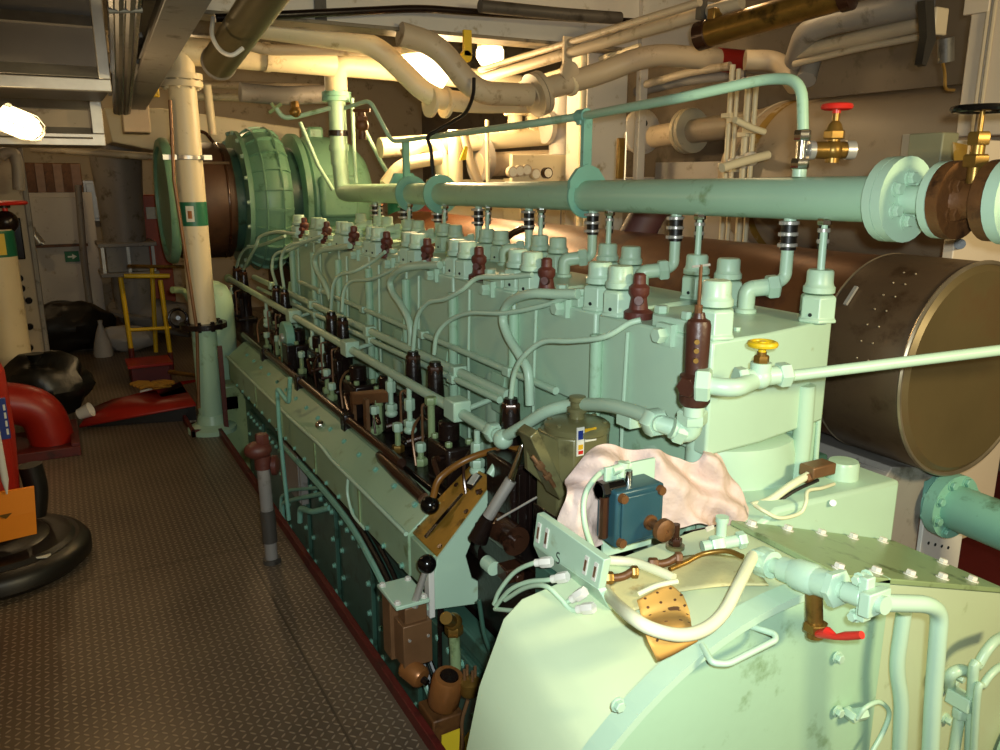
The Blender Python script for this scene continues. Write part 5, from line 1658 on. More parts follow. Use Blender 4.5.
# big inclined pipe with cut end
a, b = U(268, -8, y=3.7), U(219, 62, y=4.6)
T = Thing('overhead_duct', 'thick beige round duct slanting at the ceiling with a cable loop', 'duct', b)
T.add('duct_body', MB().cyl(a - (b - a) * .4, b, .085, n=28), DUCT2)
T.add('end_ring', MB().lathe(b, b - a, [(.085, -.01), (.09, 0), (.09, .015), (.07, .016)], 28), GREYP)
mb = MB().tube(spline([U(213, 18, y=4.2), U(212, 35, y=4.1), U(220, 50, y=4.05), U(232, 55, y=4.0), U(243, 48, y=4.0)]), .01, 8)
T.add('cable_loop', mb, WPLAST)
T.add('hanger_rod', MB().cyl(a.lerp(b, .3), V((a.lerp(b, .3).x, a.lerp(b, .3).y, 3.1)), .015, n=10), GREYP)
# pale wide hanging beam
p0_, p1_ = U(176, -14, y=3.3), U(132, 96, y=6.6)
T = Thing('crane_beam', 'wide pale crane beam running along the ceiling over the walkway', 'beam', (p0_ + p1_) / 2)
d = (p1_ - p0_).normalized()
s_ = d.cross(Z).normalized()
T.add('web', MB().obox((p0_ + p1_) / 2 + d * -.5, d * ((p1_ - p0_).length / 2 + .5), s_ * .012, Z.cross(s_).cross(s_) * 0 + V((0, 0, .10))), GREYD)
T.add('lower_flange', MB().obox((p0_ + p1_) / 2 + d * -.5 - Z * .10, d * ((p1_ - p0_).length / 2 + .5), s_ * .07, Z * .012), GREYP, .003)
T.add('upper_flange', MB().obox((p0_ + p1_) / 2 + d * -.5 + Z * .10, d * ((p1_ - p0_).length / 2 + .5), s_ * .07, Z * .012), CEIL, .003)
p = U(134, 104, y=6.5)
T.add('end_stop', MB().obox(p + Z * .0, s_ * .09, d * .1, Z * .2), BEIGE, .01)
T.add('yellow_clamp', MB().obox(U(142, 90, y=5.9), s_ * .1, d * .02, Z * .04), YELLOW, .005)
# vertical support angles of the cable tray
T = Thing('cable_tray', 'dark cable tray with several black cables beside the duct boxes', 'cable tray', U(120, 60, y=4.5))
for i, (a0, a1) in enumerate(((112, 116), (118, 119), (124, 122), (130, 125), (138, 128))):
    T.add('cable_run', MB().tube([U(a0, -10, y=3.0), U(a1, 112, y=6.2)], .018 + .004 * (i % 2), 8), GREYD if i % 2 else OILY)
for k in range(4):
    T.add('rung', MB().tube([U(108, 10 + 28 * k, y=3.2 + .85 * k), U(142, 9 + 26 * k, y=3.2 + .85 * k)], .012, 8), GALV)
# ventilation duct boxes at left
def duct_box(label, y, pr, ptop, pbot, ribs, m):
    p = U(pr, pbot, y=y)
    x0 = -2.0
    z1 = 3.05 if ptop is None else U(pr, ptop, y=y).z
    T = Thing('ventilation_duct', label, 'duct', ((x0 + p.x) / 2, y + .3, p.z))
    T.add('duct_body', MB().box((x0, y + .04, p.z), (p.x - .01, y + .6, z1)), m, .004)
    h = .035 * y / 4.5
    T.add('lower_edge', MB().box((x0, y - .01, p.z), (p.x, y + .05, p.z + 1.6 * h)), GALV, .004)
    T.add('corner_edge', MB().box((p.x - h * 1.5, y - .01, p.z + 1.6 * h), (p.x, y + .05, z1)), GALV, .004)
    for py in ribs:
        zz = U(pr, py, y=y).z
        T.add('shiny_rib', MB().prism([V((x0, y - .02, zz - h * .6)), V((x0, y + .045, zz - h * .6)), V((x0, y + .045, zz + h * 1.1))], X * (p.x - h * 1.5 - x0)), GALV, .003)


duct_box('dull sheet metal ventilation duct box with shiny ribs at the upper left', 4.6, 112, None, 92, (74, 24), DUCT)
duct_box('smaller warmly lit sheet metal duct box below the upper left one', 5.9, 106, 92, 146, (106, 135), BEIGE)
# pale sheet behind crane beam end
T = Thing('air_duct', 'pale sloping sheet metal trunk lit by the lamp left of the cream column', 'duct', U(140, 145, y=8.2))
l_ = [U(104, 108, y=8.2), U(112, 142, y=8.2), U(162, 152, y=8.2), U(300, 160, y=8.2), U(300, 128, y=8.2), U(160, 108, y=8.2)]
T.add('trunk_sheet', MB().prism(l_, Y * .8), CREAM, .01)
# brass coloured cylinder upper right
a, b = U(700, 36, y=3.4), U(832, -2, y=2.75)
T = Thing('hydraulic_cylinder', 'brass brown cylinder with dark end cap hanging at the ceiling', 'cylinder', a)
T.add('cylinder_body', MB().cyl(a, b + (b - a) * .1, .065, n=28), BRASS)
d = (b - a).normalized()
T.add('end_cap', MB().lathe(a - d * .02, d, [(.05, 0), (.07, .01), (.07, .07), (.066, .075)], 28), OILY2)
T.add('end_cap', MB().lathe(a + d * .72, d, [(.066, 0), (.074, .005), (.074, .05), (.066, .055)], 28), OILY2)
T.add('lug', MB().cb(a + Z * .08 + d * .08, (.06, .05, .06)), BRASS, .006)
T.add('hanger', MB().box(a + Z * .08 + V((-.02, -.02, 0)), a + Z * .5 + V((.02, .02, 0))), GREYD)

# ================================================================ STARBOARD SIDE (right background)
# white column
a = U(585, 190, y=4.7)
b = U(624, 190, y=4.7)
T = Thing('steel_column', 'white painted square steel column behind the engine', 'column', ((a.x + b.x) / 2, 4.75, 0))
T.add('column_body', MB().box((a.x, 4.7, 0), (b.x, 4.95, 3.08)), WHITEP, .006)
T.add('edge_pipe', MB().cyl((a.x - .05, 4.68, 0), (a.x - .05, 4.68, 3.0), .025, n=12), CREAM)
a = U(640, 190, y=4.55)
mb = MB().box((a.x - .03, 4.55, .3), (a.x + .03, 4.6, 3.08))
solo('flat_post', mb, WHITEP, 'narrow white flat post right of the white column', 'post', bv=.003)
p = U(620, 175, y=3.6)
T = Thing('thermometer', 'brass thermometer in a pocket before the white column', 'thermometer', p - Z * .12)
T.add('brass_case', MB().box(p + V((-.02, -.01, -.02)), p + V((.02, .015, .19))), BRASS, .004)
T.add('glass_stem', MB().cyl(p + V((.03, 0, -.1)), p + V((.03, 0, .22)), .007, n=8), STEEL)
T.add('pocket', MB().cyl(p + V((.03, 0, -.14)), p + V((.03, 0, -.06)), .02, n=12), GREEN)
# ledge and dark recess pipes
z_ = U(690, 170, x=3.9).z
mb = MB().box((3.7, 3.5, .0), (3.9, 4.55, z_ + .05))
solo('bulkhead_ledge', mb, GREYP, 'grey pink low bulkhead ledge behind the thick green pipe', 'ledge', bv=.004)
a, b = U(640, 152, x=4.2), U(770, 115, x=4.2)
ya, yb2 = U(630, 140, x=4.2), U(790, 118, x=4.2)
T = Thing('flanged_pipe', 'tan horizontal pipe with a large cream flange in the recess', 'pipe', (ya + yb2) / 2 - Z * .1)
T.add('pipe_body', MB().cyl(ya, yb2, .085, n=24), BEIGE)
c = U(690, 131, x=4.2)
mb = MB()
dd = (yb2 - ya).normalized()
flange(mb, c, dd, .16, .08, .035, 0)
T.add('flange', mb, CREAM)
mb = MB()
flange(mb, c - dd * .05, dd, .16, .08, .035, 0)
T.add('flange', mb, CREAM)
c = U(640, 132, x=4.1)
T = Thing('blind_cover', 'pale round cover disc with bolts left of the flanged pipe', 'cover', c - Z * .16)
T.add('disc', MB().lathe(c, (yb2 - ya), [(.17, 0), (.17, .04), (.14, .05)], 30), WHITEP)
T.add('hole', MB().lathe(c + dd * .055 + Z * .06, dd, [(.025, 0), (.025, .004)], 14), INK)
otube([(640, 86), (690, 72), (730, 66)], [4.6, 4.2, 3.9], .025, BEIGE, 'overhead_pipe', 'thin beige pipe above the flanged pipe in the recess')
otube([(636, 92), (690, 80), (745, 74)], [4.75, 4.3, 4.0], .03, GREYP, 'overhead_pipe', 'grey pipe just under the thin beige one in the recess')
# vertical pipe battery
for i, (px, top_, r_) in enumerate(((725, 66, .016), (731, 70, .012), (742, 84, .020), (749, 80, .014))):
    x_ = 3.3
    pt_, pb2 = U(px, top_, x=x_), U(px - 1, 200, x=x_)
    T = Thing('vertical_pipe', 'thin cream vertical pipe beside the tank, %s of four' % ['leftmost', 'second from left', 'third from left', 'rightmost'][i], 'pipe', pb2, 'vertical pipes beside the tank')
    T.add('pipe_body', MB().cyl(V((pb2.x, pb2.y, 1.3)), V((pb2.x, pb2.y, pt_.z)), r_, n=10), CREAM)
    T.add('clip', MB().cb(V((pb2.x, pb2.y, pt_.z - .26)), (.06, .07, .025)), CREAM, .003)
    T.add('clip', MB().cb(V((pb2.x, pb2.y, pt_.z - .52)), (.06, .07, .025)), CREAM, .003)
    if i > 1:
        T.add('valve', MB().sph(V((pb2.x, pb2.y, pt_.z - .4)), .04).cyl(V((pb2.x, pb2.y, pt_.z - .4)), V((pb2.x - .1, pb2.y, pt_.z - .4)), .014), WHITEP)
otube([(722, 168), (748, 160), (768, 155)], 2.75, .02, CREAM, 'branch_pipe', 'cream branch pipe joining the vertical pipes to the tank')
otube([(735, 120), (752, 128), (764, 132)], 2.8, .015, CREAM, 'branch_pipe', 'small slanting cream pipe between vertical pipes and tank')
# tank
a_ = U(764, 150, x=3.75)
T = Thing('air_receiver', 'large beige horizontal tank with yellow stain at the right', 'tank', (3.75, 2.3, 1.25))
tk = V((3.75, 0, 1.67))
yF = a_.y - .02
T.add('tank_shell', MB().lathe(tk + Y * (yF + .12), -Y, [(0, 0), (.14, .015), (.26, .05), (.36, .11), (.42, .2), (.435, .3), (.435, 2.6)], 48), TANKP)
T.add('weld_seam', MB().torus(tk + Y * (yF - .18), Y, .436, .005, 48, 6), BEIGE)
c = U(790, 165, x=3.4)
T.add('manhole_ring', MB().torus(c, V((-1, .3, .1)), .06, .014), BRASS)
T.add('stain', MB().lathe(tk + Y * (yF - .25), -Y, [(.4362, 0), (.4362, .06)], 48, False, False), mat('ochre_stain', '#8d6c22', .6, var=.3, dirt='#b9a78c', damt=.06))
mb = MB().box((3.1, 2.1, 1.72), (3.3, 2.5, 1.86))
a, b = U(905, 170, x=3.05), U(944, 132, x=3.05)
T = Thing('wall_box', 'grey green flat junction box in front of the tank', 'junction box', V((3.08, (a.y + b.y) / 2, b.z - .3)))
T.add('box_body', MB().box((3.05, min(a.y, b.y), a.z), (3.15, max(a.y, b.y), b.z)), mat('grey_green_box', '#8f8d70', .5), .006)
T.add('side_bracket', MB().box((3.08, max(a.y, b.y), a.z), (3.12, max(a.y, b.y) + .05, b.z)), BEIGE)
# pipes above the tank
otube([(796, 60), (806, 32), (830, 22), (925, 2)], [3.3, 3.1, 2.95, 2.4], .06, GREYP, 'overhead_pipe', 'grey pipe bending up over the tank end')
otube([(800, 52), (860, 38), (935, 20)], [3.2, 2.8, 2.4], .035, BEIGE, 'overhead_pipe', 'beige pipe running above the tank, thicker')
otube([(794, 64), (860, 48), (935, 34)], [3.2, 2.8, 2.4], .016, BEIGE, 'overhead_pipe', 'thin beige pipe running above the tank')
otube([(745, 60), (778, 60), (796, 85)], [3.6, 3.5, 3.3], .055, BEIGE, 'overhead_pipe', 'beige pipe turning down at the tank end')
otube([(812, 60), (806, 80)], [3.25, 3.2], .05, GREYP, 'support_pipe', 'short grey pipe leaning on the tank top')
mb = MB().tube(spline([U(770, 60, y=3.0), U(758, 84, y=3.0), U(772, 110, y=3.0), U(790, 98, y=3.0)]), .03, 10)
# switch gear right
p = U(945, 40, y=2.0)
T = Thing('switch_gear', 'dark bracketed switch with cables left of the white cabinet', 'switch', p)
T.add('switch_body', MB().box(U(934, 34, y=2.0), U(950, 8, y=2.0) + V((0, .03, 0))), BEIGE, .006)
T.add('dark_bracket', MB().prism([U(925, 0, y=1.98), U(934, 0, y=1.98), U(936, 40, y=1.98), U(926, 66, y=1.98), U(922, 64, y=1.98), U(927, 36, y=1.98)], Y * .03), BLACKR)
T.add('motor', MB().cyl(U(946, 62, y=2.0), U(946, 38, y=2.0), .028, n=14), GREYD)
T.add('hook', MB().tube(fillet([U(942, 60, y=2.0), U(945, 72, y=2.0), U(945, 90, y=2.0), U(954, 90, y=2.0)], .02), .006, 8), BRASS)
# white cabinet, lower panel
q_ = U(955, 137, y=2.08)
T = Thing('white_cabinet', 'tall off-white cabinet hanging at the upper right corner', 'cabinet', V((q_.x + .2, 1.9, q_.z)))
T.add('cabinet_body', MB().box((q_.x, 1.2, q_.z), (q_.x + .17, 2.08, 2.95)), CABP, .006)
T.add('door_edge', MB().box((q_.x - .02, 2.0, q_.z + .45), (q_.x, 2.10, 2.95)), CABP, .003)
for px, dx in ((978, .0), (984, .02)):
    T.add('cable_pipe', MB().tube([V((q_.x - .01, U(px, 100, x=q_.x).y, q_.z - .05)), V((q_.x - .01, U(px, 100, x=q_.x).y, 2.95))], .008, 8), BEIGE)
a = U(952, 262, y=1.72)
T = Thing('back_panel', 'off-white panel with ochre stain below the white cabinet', 'panel', V((a.x + .15, 1.75, .3)))
T.add('panel', MB().box((a.x, 1.72, .3), (3.2, 1.76, U(955, 139, y=1.72).z)), CABP, .004)
T.add('stain', MB().prism([U(953, 142, y=1.718), U(968, 145, y=1.718), U(966, 160, y=1.718), U(974, 175, y=1.718), U(985, 215, y=1.718), U(976, 226, y=1.718), U(962, 222, y=1.718), U(957, 200, y=1.718)], Y * .002), MATS['ochre_stain'])
T.add('round_plug', MB().cyl(U(960, 244, y=1.72), U(960, 244, y=1.69), .018, n=16), BLACKR)
# cabinets and pipes seen under the thick pipe
for i, (x0_, x1_, y_, m_) in enumerate(((620, 672, 5.2, WHITEP), (684, 770, 4.4, WHITEP), (520, 600, 6.0, CREAM), (440, 516, 7.0, CREAM))):
    a, b = U(x0_, 240, y=y_), U(x1_, 190, y=y_)
    T = Thing('locker', ['off-white locker seen under the thick green pipe right of the column', 'off-white locker behind the brown exhaust pipe centre', 'cream locker far behind the engine under the thick pipe', 'cream locker farthest behind the engine, warmly lit'][i], 'locker', V(((a.x + b.x) / 2, y_ + .1, 0)))
    T.add('locker_body', MB().box((a.x, y_, 0), (b.x, y_ + .3, b.z + .1)), m_, .006)
    T.add('door_gap', MB().box(((a.x + b.x) / 2 - .006, y_ - .002, .1), ((a.x + b.x) / 2 + .006, y_, b.z)), GREYP)
    T.add('handle', MB().box(((a.x + b.x) / 2 + .03, y_ - .02, 1.15), ((a.x + b.x) / 2 + .05, y_, 1.3)), STEEL, .002)
# manifold with gauges
mx0, mx1 = U(396, 118, y=5.6), U(590, 118, y=5.6)
T = Thing('pump_manifold', 'cream pipe manifold with flanged stubs behind the green pipes', 'manifold', V((3.0, 5.6, 1.7)))
a, b = U(380, 148, y=5.6), U(548, 136, y=5.6)
T.add('header', MB().cyl(a, b, .07, n=24), CREAM)
for px in (515, 532):
    p = U(px, 128, y=5.6)
    T.add('stub', MB().cyl(V((p.x, 5.6, p.z - .05)), V((p.x, 5.6, p.z + .22)), .055, n=20).cyl(V((p.x, 5.6, p.z + .09)), V((p.x, 5.6, p.z + .13)), .085, n=20), CREAM)
p = U(560, 128, y=5.5)
T.add('valve_chest', MB().cyl(V((p.x, 5.5, p.z - .35)), V((p.x, 5.5, p.z + .3)), .085, n=22).lathe(V((p.x - .1, 5.5, p.z)), -X, [(.12, 0), (.12, .04), (.08, .06)], 22), WHITEP)
T.add('valve_foot', MB().cb(V((p.x - .1, 5.45, p.z - .22)), (.2, .14, .04)), WHITEP, .004)
p = U(500, 160, y=5.5)
T.add('large_flange', MB().lathe(U(478, 160, y=5.6), V((1, .1, 0)), [(.17, 0), (.17, .05)], 28), GREYP)
T.add('lower_pipe', MB().cyl(U(478, 165, y=5.6), U(575, 160, y=5.6), .09, n=22), BEIGE)
for i, (q0, m_) in enumerate((([(405, 155), (425, 140), (440, 150), (445, 190)], CREAM), ([(385, 185), (400, 165), (425, 160), (440, 158)], CREAM), ([(455, 130), (456, 190)], CREAM), ([(463, 130), (470, 160), (480, 185)], BEIGE), ([(487, 120), (488, 190)], CREAM))):
    otube(q0, 5.3 - .05 * i, [.05, .045, .05, .03, .014][i], m_, 'riser', ['thick cream pipe elbow behind the small green post', 'cream pipe curving low behind the small green post', 'thick cream vertical pipe left of the gauges', 'beige pipe slanting left of the gauges', 'thin cream vertical pipe left of the gauges'][i])
T = Thing('warning_plate', 'small yellow plate among the cream pipes left of the gauges', 'plate', U(463, 158, y=5.0))
T.add('plate', MB().prism([U(460, 160, y=5.0), U(465, 146, y=5.0), U(468, 147, y=5.0), U(466, 160, y=5.0)], Y * .01), YELBR)
# gauge board
a, b = U(512, 182, y=5.0), U(572, 158, y=5.0)
T = Thing('gauge_board', 'cream board with a row of round gauges behind the thick pipe', 'gauge board', V(((a.x + b.x) / 2, 5.03, a.z)))
T.add('board', MB().box((a.x, 5.0, a.z - .1), (b.x, 5.04, b.z + .02)), CREAM, .005)
T.add('post', MB().box(((a.x + b.x) / 2 - .04, 5.04, 0), ((a.x + b.x) / 2 + .04, 5.08, b.z)), CREAM)
for px, py in ((511, 172), (518, 171), (525, 170), (534, 174), (546, 173)):
    p = U(px, py, y=4.99)
    g_ = T.add('gauge', MB().cyl(p + Y * .01, p - Y * .03, .038, n=22), OILY2 if px == 546 else BEIGE)
    T.add('dial', MB().cyl(p - Y * .03, p - Y * .032, .03, n=22), LABELW, parent=g_)
T = Thing('green_drum', 'dark green drum glimpsed behind the risers of the far heads', 'drum', U(400, 214, y=6.2))
c = U(400, 212, y=6.3)
T.add('drum_body', MB().lathe(V((c.x, c.y, 0)), Z, [(.1, 0), (.1, c.z + .1), (.09, c.z + .11)], 22), BANDG)
T = Thing('maroon_cover', 'maroon cover glimpsed behind the risers of the far heads', 'cover', U(420, 208, y=6.2))
c = U(421, 208, y=6.2)
T.add('cover', MB().box(V((c.x - .07, c.y - .05, 0)), c + V((.07, .05, .07))), mat('maroon_paint', '#5a2018', .5), .01)

# far back machinery in the dark above the engine
otube([(180, 96), (320, 100)], 7.4, .03, CREAM, 'overhead_pipe', 'cream thin pipe crossing high behind the turbocharger, lower one')
otube([(200, 84), (320, 88)], 7.6, .035, BEIGE, 'overhead_pipe', 'beige pipe crossing high behind the turbocharger, upper one')
otube([(30, 148), (170, 158)], 7.6, .03, BEIGE, 'overhead_pipe', 'beige pipe crossing below the lit trunk at the left')
mb = MB().tube([U(207, 85, y=6.6), U(213, 135, y=6.6)], .03, 10)
solo('support_pipe', mb, CREAM, 'short cream pipe dropping behind the cream column', 'pipe')
mb = MB().tube([U(250, 45, y=6.2), U(330, 105, y=6.2)], .05, 12)
otube([(240, 92), (280, 96), (330, 94)], 6.6, .07, GREYP, 'overhead_pipe', 'grey pipe crossing just above the turbocharger')

# ================================================================ LEFT AISLE
# grey duct trunk
dp = U(125, 240, y=9.2)
T = Thing('exhaust_duct', 'grey vertical trunk pipe with bolted flanges at the far end of the walkway', 'duct', (dp.x, 9.2, 0))
def DZ(py):
    return U(125, py, y=9.2).z
rr = .2
T.add('upper_pipe', MB().lathe((dp.x, 9.2, 0), Z, [(rr, DZ(245)), (rr * 1.05, DZ(200)), (rr * 1.25, DZ(150)), (rr * 1.25, DZ(120))], 28), GREYP)
for py in (243, 272):
    T.add('flange', MB().box((dp.x - .27, 8.93, DZ(py) - .02), (dp.x + .27, 9.47, DZ(py) + .02)), GREYP, .006)
T.add('box_joint', MB().box((dp.x - .2, 9.0, DZ(270)), (dp.x + .2, 9.4, DZ(245))), GREYP, .006)
for sx_ in (-.23, .0, .23):
    T.add('stay_bolt', MB().box((dp.x + sx_ - .015, 8.95, DZ(270)), (dp.x + sx_ + .015, 8.98, DZ(245))), GALV)
T.add('lower_pipe', MB().lathe((dp.x + .03, 9.2, 0), Z, [(rr * .95, DZ(310)), (rr, DZ(274))], 28), GREYP)
T.add('lower_elbow', MB().tube(fillet([(dp.x + .03, 9.2, DZ(310)), (dp.x + .03, 9.2, .3), (dp.x + .55, 9.0, .2)], .25, 6), .18, 24), GREYP)
T.add('oblique_flange', MB().lathe((dp.x + .03, 9.2, DZ(312)), V((.15, -.2, 1)), [(.27, 0), (.27, .03)], 28), GREYP)
# back wall door panels
a, b = U(28, 245, y=10.2), U(82, 197, y=10.2)
struct('door_1', MB().box((a.x - .1, 10.2, 0), (b.x + .1, 10.26, b.z + .05)), WHITEP, 'white panelled door at the end of the walkway', bv=.004)
T = Thing('door_panel', 'white upper door panel with rusty bottom edge at the walkway end', 'panel', V(((a.x + b.x) / 2, 10.17, a.z)))
T.add('panel', MB().box((a.x, 10.14, a.z), (b.x, 10.2, b.z)), WHITEP, .004)
T.add('rusty_edge', MB().box((a.x, 10.13, a.z - .03), (b.x, 10.2, a.z)), RUSTB)
sa, sb_ = U(65.5, 262, y=10.19), U(78.5, 251, y=10.19)
T = Thing('exit_sign', 'small green exit sign with white arrow on the white door', 'sign', V(((sa.x + sb_.x) / 2, 10.18, sa.z)))
T.add('sign_plate', MB().box((sa.x, 10.175, sa.z), (sb_.x, 10.199, sb_.z)), SIGNG, .002)
w, h = sb_.x - sa.x, sb_.z - sa.z
def SP(u, v):
    return V((sa.x + w * u, 10.1745, sa.z + h * v))
T.add('arrow', MB().prism([SP(.2, .42), SP(.52, .42), SP(.52, .24), SP(.84, .5), SP(.52, .76), SP(.52, .58), SP(.2, .58)], Y * -.002), SIGNW)
c = U(38, 238, y=10.0)
T = Thing('door_closer', 'bent chrome handle tube left of the white door panel', 'handle', c)
T.add('tube', MB().tube(fillet([U(32, 227, y=10.0), U(36, 240, y=10.0), U(44, 244, y=10.0)], .05), .03, 10).cyl(U(33, 234, y=10.0), U(40, 243, y=10.0), .05, n=14), STEEL)
otube([(78, 185), (84, 260), (93, 330)], 9.9, .035, GREYP, 'vertical_pipe', 'thin grey vertical pipe right of the white door')
a, b = U(87, 222, y=10.8), U(101, 180, y=10.8)
T = Thing('fuse_box', 'pale blue grey fuse box beside the grey trunk', 'fuse box', V(((a.x + b.x) / 2, 10.85, a.z)))
T.add('box_body', MB().box((a.x, 10.8, a.z), (b.x, 10.9, b.z)), GALV, .01)
T.add('box_lid', MB().box((a.x + .03, 10.78, a.z + .04), (b.x - .03, 10.8, b.z - .04)), GALV, .006)
# slats above the door
for k in range(6):
    a = U(28 + k * 9, 196, y=10.3)
    T = Thing('wall_board', 'dull brown board of the row above the white door, %s from the left' % (['first', 'second', 'third', 'fourth', 'fifth', 'sixth'][k]), 'board', V((a.x + .07, 10.3, a.z)), 'boards above the door')
    T.add('board', MB().box((a.x, 10.3, a.z), (a.x + .11, 10.34, a.z + .35)), COPPER if k % 2 else RUSTB, .01)
# orange cabinet
a, b = U(147, 295, y=9.5), U(166, 195, y=9.5)
T = Thing('fire_cabinet', 'orange red cabinet with a white notice behind the yellow rail', 'cabinet', V(((a.x + b.x) / 2, 9.6, 0)))
T.add('cabinet_body', MB().box((a.x, 9.5, .35), (b.x, 9.85, b.z)), ORANGER, .008)
T.add('cabinet_foot', MB().box((a.x + .02, 9.53, 0), (b.x - .02, 9.82, .35)), REDD, .006)
a, b = U(147, 219, y=9.495), U(156, 207, y=9.495)
T.add('notice', MB().box((a.x, 9.494, a.z), (b.x, 9.5, b.z)), LABELW)
# left cabinet with knobs
a, b = U(22, 366, y=8.2), U(44, 150, y=8.2)
T = Thing('control_cabinet', 'narrow beige control cabinet with dark knobs behind the cream post', 'cabinet', V(((a.x + b.x) / 2 - .1, 8.3, 0)))
T.add('cabinet_body', MB().box((a.x - .4, 8.2, 0), (U(40, 300, y=8.2).x, 8.6, 2.05)), BEIGE, .01)
T.add('edge_post', MB().box((U(38, 300, y=8.2).x, 8.16, 0), (U(43, 300, y=8.2).x, 8.3, 2.5)), GREYP, .005)
for px, py in ((21, 298), (29, 300), (30, 326), (30, 347), (20, 278), (22, 288)):
    p = U(px, py, y=8.2)
    T.add('knob', MB().cyl(p, p - Y * .05, .028, n=14), BLACK)
a, b = U(8, 260, y=8.1), U(20, 218, y=8.1)
T.add('dark_screen', MB().box((a.x, 8.1, a.z), (b.x, 8.2, b.z)), BLACK, .008)
# cream post at left
fp = U(33, 388, z=0)
T = Thing('cream_post', 'cream round post with green band at the left edge', 'post', U(20, 388, z=0))
px_ = U(16, 388, z=0)
tp = U(2, 255, y=px_.y)
pb_ = T.add('post_body', MB().cyl(V((px_.x, px_.y, 0)), V((px_.x, px_.y, U(5, 229, y=px_.y).z)), .145, n=28), CREAM)
z0, z1 = U(5, 256, y=px_.y).z, U(5, 230, y=px_.y).z
T.add('green_band', MB().lathe((px_.x, px_.y, z0), Z, [(.147, 0), (.147, z1 - z0)], 28), BANDG, parent=pb_)
a_ = V((px_.x + .03, px_.y - .148, z0))
T.add('flow_mark', MB().box(a_ + V((-.01, -.003, .02)), a_ + V((.05, .01, z1 - z0 - .02))), YELBR, parent=pb_)
v0 = U(6, 222, y=px_.y)
T.add('valve_neck', MB().cyl(V((v0.x, px_.y, 1.45)), V((v0.x, px_.y, U(6, 205, y=px_.y).z)), .045, n=14).sph(v0, .09), OILY)
hw = U(4, 203, y=px_.y)
T.add('handwheel', MB().torus(hw, Z, .15, .015).tube([hw - X * .15, hw + X * .15], .012, 8).tube([hw - Y * .15, hw + Y * .15], .012, 8).cyl(hw, hw - Z * .1, .02), REDV)
# lamp at left
lp = U(20, 124, y=4.2)
T = Thing('bulkhead_lamp', 'glowing glass lamp with wire guard at the left edge', 'lamp', lp - Z * .12)
d = V((.75, -.35, -.35)).normalized()
T.add('lamp_glass', MB().lathe(lp - d * .07, d, [(.045, 0), (.056, .02), (.056, .09), (.045, .13), (.022, .15), (0, .157)], 22), LAMPW)
T.add('lamp_base', MB().lathe(lp - d * .14, d, [(.04, 0), (.055, .015), (.066, .06), (.066, .075)], 22), GALV)
for k in range(6):
    t = k * math.pi / 3
    _, u_, w_2 = frame(d)
    e_ = u_ * math.cos(t) + w_2 * math.sin(t)
    T.add('guard_wire', MB().tube([lp - d * .07 + e_ * .064, lp + d * .045 + e_ * .064, lp + d * .09 + e_ * .037, lp + d * .105], .003, 6), GALV)
T.add('bracket', MB().tube([lp - d * .13, lp - d * .2, lp + V((-.2, .1, .2)), V((lp.x - .2, 4.64, lp.z + .3))], .018, 10), GREYP)
otube([(0, 156), (6, 152), (14, 153), (18, 165), (19, 190)], 7.6, .045, GREYP, 'bent_pipe', 'grey pipe arching over the valve at the left edge', fr=.08)
# red elbow vent on red tray
c = U(40, 470, z=0)
T = Thing('vent_elbow', 'big glossy red pipe elbow standing on a red tray at the left', 'vent', (-.28, 5.75, 0))
T.add('elbow_pipe', MB().tube(fillet([(-.7, 5.75, .33), (-.40, 5.75, .33), (-.19, 5.75, .26), (-.15, 5.75, .02)], .25, 8), .13, 28), REDP)
T.add('tray', MB().box((-.75, 5.5, 0), (-.02, 6.05, .035)), REDD, .004)
T.add('tray_edge', MB().box((-.05, 5.48, 0), (-.0, 6.05, .08)), REDD, .004)
T.add('tray_edge', MB().box((-.75, 5.46, 0), (-.0, 5.5, .06)), REDD, .004)
# black bag
def blob(c, sc, seed, amp, n=22, m=16):
    r_ = random.Random(seed)
    ws = [(V((r_.uniform(-1, 1), r_.uniform(-1, 1), r_.uniform(-1, 1))) * r_.uniform(3, 11), r_.uniform(0, 6.3), r_.uniform(.2, 1) * amp) for _ in range(14)]
    mb = MB().sph((0, 0, 0), 1.0, n, m)
    out = []
    for p in mb.v:
        o = sum(a * math.sin(k.dot(p) + ph) for k, ph, a in ws)
        q = p * (1 + o)
        q = V((q.x * sc[0], q.y * sc[1], max(q.z, -.85) * sc[2]))
        out.append(V(c) + q + Z * (.85 * sc[2]))
    mb.v = out
    return mb


p = U(52, 430, z=0)
T = Thing('rubbish_bag', 'black plastic rubbish bag behind the red elbow', 'bag', (p.x, p.y + .2, 0))
T.add('bag_body', blob((p.x, p.y + .25, 0.03), (.27, .24, .25), 3, .05), BAGK)
T.add('bag_knot', MB().lathe((p.x - .05, p.y + .22, .40), Z, [(.05, 0), (.025, .04), (.05, .09), (.06, .1)], 12), BAGK)
# dark machine and white bag at the far end
p = U(72, 356, z=0)
T = Thing('dark_bundle', 'dark heap of black covered equipment before the white door', 'equipment', (p.x, p.y + .2, 0))
T.add('cover', blob((p.x, p.y + .3, 0), (.42, .3, .27), 5, .04), BLACKR)
T.add('dark_box', MB().box((p.x - .4, p.y + .15, 0), (p.x + .3, p.y + .5, .3)), GREYD, .02)
p = U(104, 356, z=0)
T = Thing('white_bag', 'small white bag with pointed top standing before the grey trunk', 'bag', (p.x, p.y, 0))
T.add('bag_body', MB().lathe((p.x, p.y, 0), Z, [(.085, 0), (.09, .03), (.075, .13), (.045, .24), (.018, .31), (.022, .35), (.0, .355)], 12), BAGW)
p = U(118, 330, z=.25)
T = Thing('rag_heap', 'crumpled pale rags lying at the foot of the grey trunk', 'rags', (.62, 9.1, 0))
T.add('rag', blob((.55, 8.75, 0), (.22, .16, .14), 9, .06), BAGW)
